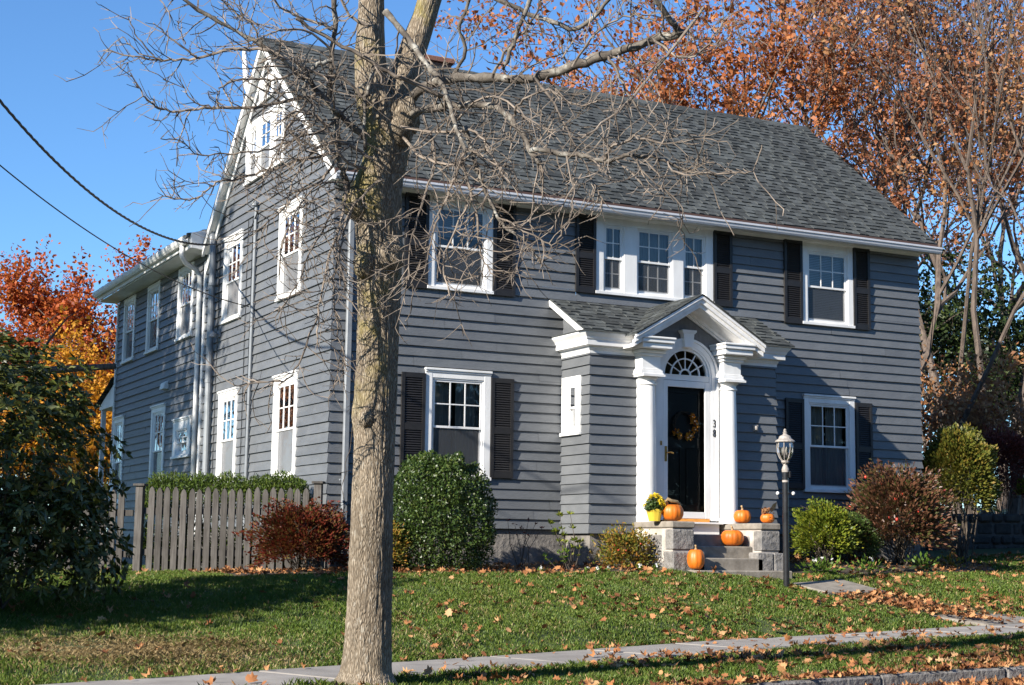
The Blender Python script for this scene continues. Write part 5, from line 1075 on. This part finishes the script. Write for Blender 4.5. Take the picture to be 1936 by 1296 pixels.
for L, w0, w1, d0, d1, dens in limbs:
    n = len(L); P3_ = [TP(x, y, d0+(d1-d0)*i/(n-1)) for i, (x, y) in enumerate(L)]; 
    sm = []; k = 5
    for i in range(n-1):
        a, b_ = P3_[i], P3_[i+1]; m0 = (P3_[i+1]-P3_[max(i-1, 0)])/2; m1 = (P3_[min(i+2, n-1)]-P3_[i])/2
        for j in range(k):
            u = j/k; sm.append(a*(2*u**3-3*u**2+1)+m0*(u**3-2*u**2+u)+b_*(-2*u**3+3*u**2)+m1*(u**3-u**2)+Vector((tr.gauss(0, .006), tr.gauss(0, .006), tr.gauss(0, .006))))
    sm.append(P3_[-1]); rad = [(w0+(w1-w0)*i/(len(sm)-1))*MPX/2*(1+.10*tr.gauss(0, 1)*(w0 > 6)) for i in range(len(sm))]
    (lm if w0 > 7.5 else tw).tube(sm, rad, 9 if w0 > 12 else 6)
    acc = 0
    for i in range(2, len(sm)):
        acc += (sm[i]-sm[i-1]).length*dens
        while acc > .098:
            acc -= .098; seg = (sm[i]-sm[i-1]).normalized(); ax_ = seg.cross(Vector((tr.gauss(0, 1), tr.gauss(0, 1), tr.gauss(0, 1)))).normalized()
            Ls_ = tr.uniform(.10, .55)*(1.5 if w0 > 9 and tr.random() < .4 else 1); r_ = max(.0042, min(.0085, rad[i]*.55))
            q = sinuous(sm[i], seg*.55+ax_, Ls_, r_, .0036, .55, -.35, .5); spur(q, .55, .0036)
    spur(sm[len(sm)//3:], .8*min(1, dens), .0042)
lm.build('limb', 'lichen', tree, smooth=True, recalc=False); o = tw.build('twigs', 'twig', tree, recalc=False); o['kind'] = 'stuff'

# ------------------------------------------------------------------ woods
def grow_tree(name, label, base, H_, seed, leafmat, nleaf, lsize, fork=.35, spread=.5, lean=(0, 0), r0=None, group=None, bark='woodbark', clear=.3, lv=3, up=.35, leafspread=.55, low=False, sides=6):
    rr = random.Random(seed); base = Vector((base[0], base[1], hz(base[0], base[1])-.05)); t = thing(name, label, 'tree', tuple(base), group); mb = MB(); tips = []
    r0 = (r0*.62 if r0 else H_*.0078)
    def br(p, d, L, r, l):
        n = 5 if l < 2 else 4; pts = [p.copy()]; rad = [r]; d = d.normalized()
        for i in range(n):
            d = (d+Vector((rr.gauss(0, .16), rr.gauss(0, .16), rr.gauss(0, .10)+up*.12))).normalized(); p = p+d*(L/n); pts.append(p.copy()); rad.append(r*(1-.55*(i+1)/n))
        mb.tube(pts, rad, (sides, 5, 4, 3, 3)[l], False)
        if l >= 1: tips.append((pts, l))
        if l >= lv: return
        k = (rr.randint(3, 4), rr.randint(4, 6), rr.randint(4, 6), 3)[l]
        for j in range(k):
            u = rr.uniform(.35, 1) if l else rr.uniform(.7, 1); x = u*n; i = min(int(x), n-1); q = pts[i].lerp(pts[i+1], x-i); ax_ = d.cross(Vector((rr.gauss(0, 1), rr.gauss(0, 1), rr.gauss(0, 1)))).normalized()
            nd = (d*(1-spread*.6)+ax_*spread*rr.uniform(.6, 1.5)+Vector((0, 0, up*.4))).normalized(); br(q, nd, L*rr.uniform(.5, .75), rad[i]*.62, l+1)
        if l <= 1: br(pts[-1], d, L*.72, rad[-1]*.95, l+1)
    L0 = H_*fork; br(base, Vector((lean[0], lean[1], 1)), L0, r0, 0)
    if low:    # low side branches
        for i in range(8): z = rr.uniform(.1, .5)*H_; a = rr.uniform(0, 6.28); br(base+Vector((lean[0]*z, lean[1]*z, z)), Vector((math.cos(a), math.sin(a), .35)), H_*.18, r0*.25, 2)
    mb.build('trunk', bark, t, recalc=False)
    rs = np.random.RandomState(seed); segs = []; wts = []
    for pts, l in tips:
        for i in range(1 if l < 2 else 0, len(pts)-1):
            segs.append((pts[i], pts[i+1])); wts.append((.15, .3, 1.0, 1.3)[min(l, 3)])
    wts = np.array(wts); wts /= wts.sum(); A_s = np.array([s[0] for s in segs]); B_s = np.array([s[1] for s in segs])
    keep = np.array([noise.noise(Vector(s[0])*.35+Vector((seed, 0, 0))) for s in segs]) > -.22; wts = wts*np.where(keep, 1, .12); wts /= wts.sum()
    nc = nleaf//7; k = rs.choice(len(segs), nc, p=wts); u = rs.uniform(0, 1, (nc, 1)); C = A_s[k]*(1-u)+B_s[k]*u+rs.normal(size=(nc, 3))*np.array([leafspread, leafspread, leafspread*.8])*.42
    C = np.repeat(C, 7, 0)+rs.normal(size=(nc*7, 3))*lsize*rs.uniform(.5, 1.6, (nc, 1)).repeat(7, 0)
    C = C[C[:, 2] > base.z+clear*H_*.3]
    leaves('crown', C, lsize, leafmat, t, .62, 0, None, .2, seed, droop=.25, sizevar=.55); return t
WG, LG = 'trees in the woods behind the house', 'autumn trees beyond the left wing'
def gb(px, dep): q = atd(px, 1040, dep); return (q.x, q.y)
G = grow_tree
# right hand woods: (label, px, depth, height, mat, leaves, size, extra)
woods = [
 ('oak', 'rust oak whose fork shows just beyond the right end of the roof', 1668, 39, 19.5, 'lf_rust', 6688, 0.128, dict(fork=.40, spread=.55)),
 ('oak', 'orange oak rising above the middle of the roof ridge', 1330, 43, 20.5, 'lf_orange', 7744, 0.144, dict(fork=.42, spread=.6)),
 ('oak', 'bright orange oak above the right part of the roof ridge', 1500, 46, 22.0, 'lf_orange', 8448, 0.151, dict(fork=.42, spread=.6)),
 ('oak', 'sparse orange oak furthest left above the roof ridge', 1180, 46, 19.0, 'lf_orange', 3660, 0.136, dict(fork=.42, spread=.55)),
 ('oak', 'pale barked tree leaning left just right of the house corner', 1800, 36, 16.5, 'lf_tan', 2252, 0.113, dict(fork=.42, spread=.45, lean=(-.16, .02), r0=.14)),
 ('oak', 'tall straight rust tree near the right edge', 1815, 42, 22.5, 'lf_rust', 5984, 0.128, dict(fork=.45, spread=.5, r0=.24)),
 ('oak', 'thin leaning tan tree right of the pale leaning trunk', 1862, 38, 20.0, 'lf_tan', 2956, 0.113, dict(fork=.45, spread=.45, lean=(.05, 0), r0=.17)),
 ('oak', 'thick tan oak cut by the right edge', 1915, 40, 22.0, 'lf_rust', 4928, 0.128, dict(fork=.42, spread=.55, r0=.25)),
 ('oak', 'orange tan oak at the far back of the right woods', 1760, 55, 24.0, 'lf_rust', 6336, 0.166, dict(fork=.4, spread=.6)),
 ('oak', 'deep orange oak at the back above the right end of the ridge', 1590, 58, 25.5, 'lf_orange', 6688, 0.174, dict(fork=.4, spread=.6)),
 ('oak', 'large rust oak at the back reaching the top right corner', 1905, 60, 27.0, 'lf_rust', 7392, 0.174, dict(fork=.4, spread=.6)),
 ('oak', 'orange oak far back between the two ridge oaks', 1420, 62, 26.0, 'lf_orange', 6336, 0.181, dict(fork=.42, spread=.6)),
 ('oak', 'slender bare stemmed tree between the house corner and the pale leaning trunk', 1762, 40, 18.0, 'lf_tan', 2024, 0.091, dict(fork=.5, spread=.35, r0=.13)),
 ('oak', 'slender tree just right of the tall straight rust tree', 1838, 44, 20.0, 'lf_rust', 2630, 0.098, dict(fork=.5, spread=.35, r0=.15)),
 ('oak', 'slender upright tree left of the thick tan oak', 1886, 43, 19.0, 'lf_tan', 2226, 0.098, dict(fork=.52, spread=.35, r0=.14)),
 ('oak', 'slender upright tree at the very right edge', 1928, 46, 20.0, 'lf_tan', 2428, 0.098, dict(fork=.5, spread=.35, r0=.16)),
 ('oak', 'slender tree over the right end of the roof', 1712, 47, 21.0, 'lf_rust', 3035, 0.105, dict(fork=.5, spread=.4, r0=.15)),
 ('oak', 'tan oak just outside the right edge with limbs reaching in', 2010, 41, 21.0, 'lf_tan', 4576, 0.128, dict(fork=.4, spread=.6)),
]
for nm, lab, px, dep, hh, mt, nl, sz, kw in woods: x, y = gb(px, dep); G('oak_tree', lab, (x, y), hh, 100+px, mt, nl, sz, group=WG, **kw)
for i, (px, dep, hh, lab) in enumerate(((1765, 44, 11.5, 'dark evergreen tree close behind the right house corner'), (1850, 46, 13.0, 'dark evergreen tree behind the thin leaning trunk'), (1930, 45, 11.0, 'dark evergreen tree at the right edge'))):
    x, y = gb(px, dep); G('evergreen_tree', lab, (x, y), hh, 300+i, 'lf_ever', 10000, .135, fork=.3, spread=.75, group='dark evergreens in the right woods', clear=.1, low=True, leafspread=.9, up=.1)
for i, (px, dep, hh, lab) in enumerate(((1785, 38, 5.2, 'small copper beech between the house corner and the olive shrub'), (1880, 37, 5.8, 'small copper beech above the maroon shrub'), (1945, 36, 5.0, 'small copper beech at the right edge above the stone wall'))):
    x, y = gb(px, dep); G('beech_sapling', lab, (x, y), hh*1.35, 400+i, 'lf_tan', 2600, .10, fork=.25, spread=.7, group='low copper saplings under the woods', clear=.05, low=True, leafspread=.5, r0=.05)
left = [('maple_tree', 'red orange maple at the far left behind the wing', 45, 62, 17.2, 'lf_redorange', 42432, 0.160), ('maple_tree', 'dark red maple left of the wing eave', 140, 66, 18.2, 'lf_redorange', 42432, 0.167), ('maple_tree', 'red maple whose top shows above the wing roof', 262, 64, 18.0, 'lf_redorange', 31824, 0.167),
        ('maple_tree', 'golden yellow maple close behind the left end of the wing', 178, 50, 10.1, 'lf_yellow', 30940, 0.129), ('maple_tree', 'golden maple above the rhododendron at the left edge', 60, 54, 9.7, 'lf_yellow', 24310, 0.129), ('maple_tree', 'bushy red maple between the two tallest left maples', 95, 70, 18.6, 'lf_redorange', 26000, .16), ('maple_tree', 'orange maple further back at the left edge', -70, 60, 12.0, 'lf_redorange', 24480, 0.152)]
for nm, lab, px, dep, hh, mt, nl, sz in left: x, y = gb(px, dep); G(nm, lab, (x, y), hh, 500+px, mt, nl, sz, fork=.25, spread=.75, group=LG, clear=.12, low=True, leafspread=.9)
# a bare tree outside the left edge whose one level bough reaches the wing
bt = atd(-150, 1040, 35); bz = hz(bt.x, bt.y); mb = MB(); rr = random.Random(12); B3 = lambda px, py: atd(px, py, 34)
tp = [Vector((bt.x-.1, bt.y, bz-.1)), Vector((bt.x, bt.y, bz+1.6)), Vector((bt.x+.12, bt.y-.1, bz+3.4)), Vector((bt.x+.05, bt.y, bz+5.5)), Vector((bt.x+.3, bt.y+.1, bz+7.5)), Vector((bt.x+.2, bt.y, bz+9.5))]
mb.tube(tp, [.24, .19, .17, .14, .10, .04], 9); mb.tube([tp[2], B3(-90, 716), B3(-20, 704), B3(60, 703), B3(140, 697), B3(218, 693)], [.13, .115, .10, .092, .08, .066], 8); mb.tube([B3(60, 702), B3(95, 640), B3(128, 600), B3(150, 588)], [.04, .03, .015, .006], 5)
def fork_(p, d, L, r, l):
    q = [p]; 
    for i in range(4): d = (d+Vector((rr.gauss(0, .18), rr.gauss(0, .18), rr.gauss(.06, .12)))).normalized(); q.append(q[-1]+d*L/4)
    mb.tube(q, [r, r*.85, r*.65, r*.5, r*.3], 5, False)
    if l < 3:
        for k in range(4): a = Vector((rr.gauss(0, 1), rr.gauss(0, 1), rr.gauss(.2, .6))).normalized(); fork_(q[rr.randint(1, 4)], (d+a).normalized(), L*.6, r*.5, l+1)
for k in (2, 3, 3, 4, 4, 5): a = rr.uniform(0, 6.28); fork_(tp[k], Vector((-abs(math.cos(a)), math.sin(a), .6)).normalized(), 2.4, .07, 1)
tag(mb.build('bare_tree', 'woodbark', recalc=False), 'dark leafless tree at the left edge with one level bough reaching the wing', 'tree')
# neighbour's trees just outside the left of the frame; they shade the wing and the left of the lawn
G('shade_tree', 'tall dense evergreen beside the wing just outside the left edge', (-13.2, 6.9), 29.0, 603, 'lf_ever', 64000, .29, fork=.24, spread=.55, leafspread=1.3, clear=.1, low=True)
G('shade_tree', 'evergreen beside the lawn just outside the left edge', (-10.8, -5.5), 7.6, 602, 'lf_ever', 26000, .15, fork=.3, spread=.8, low=True, leafspread=.9, clear=.05)
for i, (x, y, hh, lab) in enumerate(((-9, 25, 17, 'tan oak in the side yard outside the left edge'), (-12, 34, 20, 'rust oak further left in the side yard'), (-11, 45, 22, 'furthest rust oak of the side yard'))): G('oak_tree', lab, (x, y), hh, 711+i, 'lf_rust', 9000, .28, fork=.3, spread=.65, clear=.1, low=True)
rs = np.random.RandomState(91); n = 26000; x = rs.uniform(-60, 110, n); y = -58+rs.normal(size=n)*3-.08*np.abs(x); zt = 16+4.5*np.array([noise.noise((a*.11, 3, 0)) for a in x])  # unseen woods across the road, made tall and dark to block low sky
leaves('unseen_woods', np.column_stack([x, y, rs.uniform(0, 1, n)**.8*zt]), 1.2, 'lf_ever', None, .7, 0, None, .2, 92, kind='stuff')

# ------------------------------------------------------------------ grass and fallen leaves
def scatter(n, seed, x0=-9, x1=16, y0=-11.2, y1=1.5):
    rs = np.random.RandomState(seed); q = np.stack([rs.uniform(x0, x1, n), rs.uniform(y0, y1, n)], 1)
    dv = np.stack([q[:, 0]-CAM.x, q[:, 1]-CAM.y, np.full(n, -.8)], 1); dep = dv@np.array(FW); px = 968+FPX*(dv@np.array(RT))/dep
    return q[((px > -120) & (px < 2060)) | ((rs.uniform(0, 1, n) < .45) & (px > -900) & (px < 2900) & (dep > 4))]
def inpoly(q, poly):
    ins = np.zeros(len(q), bool); m = len(poly)
    for i in range(m):
        (xa, ya), (xb, yb) = poly[i][:2], poly[(i+1) % m][:2]; c = ((ya > q[:, 1]) != (yb > q[:, 1])) & (q[:, 0] < (xb-xa)*(q[:, 1]-ya)/((yb-ya) or 1e-9)+xa); ins ^= c
    return ins
bedpoly1 = bed+[(4.75, 1), (-1.9, 1)]; bedpoly2 = bed2+[(13.2, 3), (6.75, 3)]
pathpoly = [(p.x, p.y) for p in pathtop]
def lawn_ok(q, margin=0.0):
    sw, _ = sdist(q, WALK); sc, _ = sdist(q, CURB); ok = (np.abs(sw) > WW+.005-margin) & (sc > .03)
    ok &= ~inpoly(q, bedpoly1) & ~inpoly(q, bedpoly2) & ~inpoly(q, pathpoly) & ~inpoly(q, low) & ~inpoly(q, [(4.7, -2.4), (6.72, -2.4), (6.72, 0), (4.7, 0)]); return ok
def Z(q): return np.concatenate([H(q[i:i+5000]) for i in range(0, len(q), 5000)]) if len(q) else np.zeros(0)
def n2(q, s, o=0): return np.array([noise.noise((x*s+o, y*s, o*.7)) for x, y in q])
q = np.concatenate([scatter(820000, 1), scatter(60000, 3, -16, -.4, 1.5, 16), scatter(60000, 4, -18, -9, -11.2, 1.5), scatter(60000, 8, 16, 27, -9.5, 0)]); q = q[lawn_ok(q)]; 
dist = np.hypot(q[:, 0]-CAM.x, q[:, 1]-CAM.y); rs = np.random.RandomState(2); 
z = Z(q); n = len(q); cl = n2(q, 1.1, 3); cl2 = n2(q, 5, 8); sw, _ = sdist(q, WALK); sc_, _ = sdist(q, CURB)
edge = np.clip(1-(np.abs(sw)-WW)/.25, 0, 1); hgt = (.040+.020*cl+.018*cl2+.014*n2(q, 14, 5))*rs.uniform(.55, 1.35, n)*(1+.35*edge)
strawp = np.clip(.05+.45*cl2-.1+.3*np.clip(n2(q, .7, 41)-.1, 0, 1), .02, .5); patch = np.exp(-(((q[:, 0]+4.6)/1.5)**2+((q[:, 1]+7.1)/.9)**2)); strawp = np.maximum(strawp, patch*1.15+.25*cl2*patch); strawp = np.maximum(strawp, np.clip(1-sc_/.5, 0, 1)*.55)
isst = rs.uniform(0, 1, n) < strawp
a = rs.uniform(0, 2*math.pi, n); ln = rs.uniform(.15, .9, n); ln = np.where(isst & (patch > .3), ln*2.2, ln); wd = rs.uniform(.005, .009, n)*(dist/15)
dx, dy = np.cos(a), np.sin(a); base = np.column_stack([q, z-.004]); tipv = base+np.column_stack([dx*ln*hgt, dy*ln*hgt, hgt]); mid = base*.45+tipv*.55+np.column_stack([-dx*ln*hgt*.22, -dy*ln*hgt*.22, hgt*.08]); sd = np.column_stack([-dy, dx, np.zeros(n)])*wd[:, None]*.5
V = np.stack([base-sd, base+sd, mid+sd*.8, tipv, mid-sd*.8], 1)
bulk('grass', V[~isst], 5, 'grass', kind='stuff'); bulk('dry_grass', V[isst], 5, 'straw', kind='stuff')
# fallen leaves: lobed and curled
def fallen(name, q, z, size, seed, mat='lf_fallen'):
    rs = np.random.RandomState(seed); n = len(q); L = [(0, -.5), (.16, -.28), (.42, -.30), (.33, -.06), (.46, .15), (.27, .19), (.22, .40), (0, .50), (-.20, .41), (-.28, .20), (-.46, .13), (-.32, -.05), (-.42, -.30), (-.16, -.28)]
    L = np.array(L); s = size*rs.uniform(.4, 1.45, n); curl = rs.uniform(-.4, 2.6, n); tw_ = rs.normal(size=n)*.5
    lx_, ly_ = L[:, 0][None]*s[:, None]*rs.uniform(.7, 1.1, n)[:, None], L[:, 1][None]*s[:, None]; lz_ = (curl[:, None]*(L[:, 0][None]**2*1.5+L[:, 1][None]**2*.6)+tw_[:, None]*L[:, 0][None]*L[:, 1][None])*s[:, None]
    az = rs.uniform(0, 6.28, n)[:, None]; ti = (rs.normal(size=n)*.38)[:, None]; y2 = ly_*np.cos(ti)-lz_*np.sin(ti); z2 = ly_*np.sin(ti)+lz_*np.cos(ti); t2 = (rs.normal(size=n)*.38)[:, None]; x2 = lx_*np.cos(t2)+z2*np.sin(t2); z3 = -lx_*np.sin(t2)+z2*np.cos(t2)
    X = x2*np.cos(az)-y2*np.sin(az)+q[:, 0][:, None]; Y = x2*np.sin(az)+y2*np.cos(az)+q[:, 1][:, None]; Zz = z3-z3.min(1, keepdims=True)+z[:, None]
    V = np.stack([X, Y, Zz], 2); c = V.mean(1, keepdims=True); c[:, 0, 2] = V[:, :, 2].mean(1)-.006; V = np.concatenate([c, V], 1)
    return bulk(name, V, 15, mat, faces=[[0, i, i % 14+1] for i in range(1, 15)], kind='stuff')
q = scatter(125000, 5); rs = np.random.RandomState(6); sw, _ = sdist(q, WALK); sc_, _ = sdist(q, CURB); cl = n2(q, .8, 20); cl2 = n2(q, 2.4, 30)
hed = (q[:, 0]-CAM.x)/np.maximum(q[:, 1]-CAM.y, 1); dens = .06+.62*np.clip((hed-.36)/.5, 0, 1)+.30*np.clip((hed-.25)/.2, 0, 1)*(sw < 0)
dens *= np.clip(.5+1.3*cl+1.2*cl2, .05, 2.4)*.36; onwalk = np.abs(sw) < WW-.02; dens = np.where(onwalk, dens*.20+.10*np.clip(1-(WW-np.abs(sw))/.16, 0, 1), dens)
dens = np.where(sc_ < 0, np.clip(1.0-(-sc_)/1.4, .05, 1)*np.clip((hed-.3)/.25, 0, 1)*1.0, dens); bd_ = inpoly(q, bedpoly1) | inpoly(q, bedpoly2); dens = np.where(bd_, .16, dens)
lowp = inpoly(q, low); dens = np.where(lowp, np.clip(1.1-(q[:, 0]-low[0][0])/3.4, .12, .9), dens); dens = np.where(inpoly(q, pathpoly), .02, dens)
edge_b = np.exp(-((q[:, 1]+2.0)/.22)**2)*(q[:, 0] > -1)*(q[:, 0] < 5); dens = np.maximum(dens, edge_b*.42)
ok = (rs.uniform(0, 1, len(q)) < dens) & ~inpoly(q, [(4.6, -2.45), (6.8, -2.45), (6.8, 1), (4.6, 1)]) & ~((q[:, 0] > 0) & (q[:, 1] > 0) & (q[:, 0] < HX)); q = q[ok]
sw, zw = sdist(q, WALK); sc_, zc_ = sdist(q, CURB); z = Z(q)+rs.uniform(-.012, .045, len(q)); z = np.where(np.abs(sw) < WW, zw+.008, z); z = np.where(sc_ < -.15, zc_-.115, z); z = np.where((sc_ <= 0) & (sc_ >= -.15), zc_+.02, z)
lowp = inpoly(q, low); z = np.where(lowp, np.maximum(z, .62+np.clip((9.0-q[:, 0]), 0, 2)*.12), z)
fallen('fallen_leaves', q, z, .080, 7)
print('leaves on ground', len(q), 'grass', n)
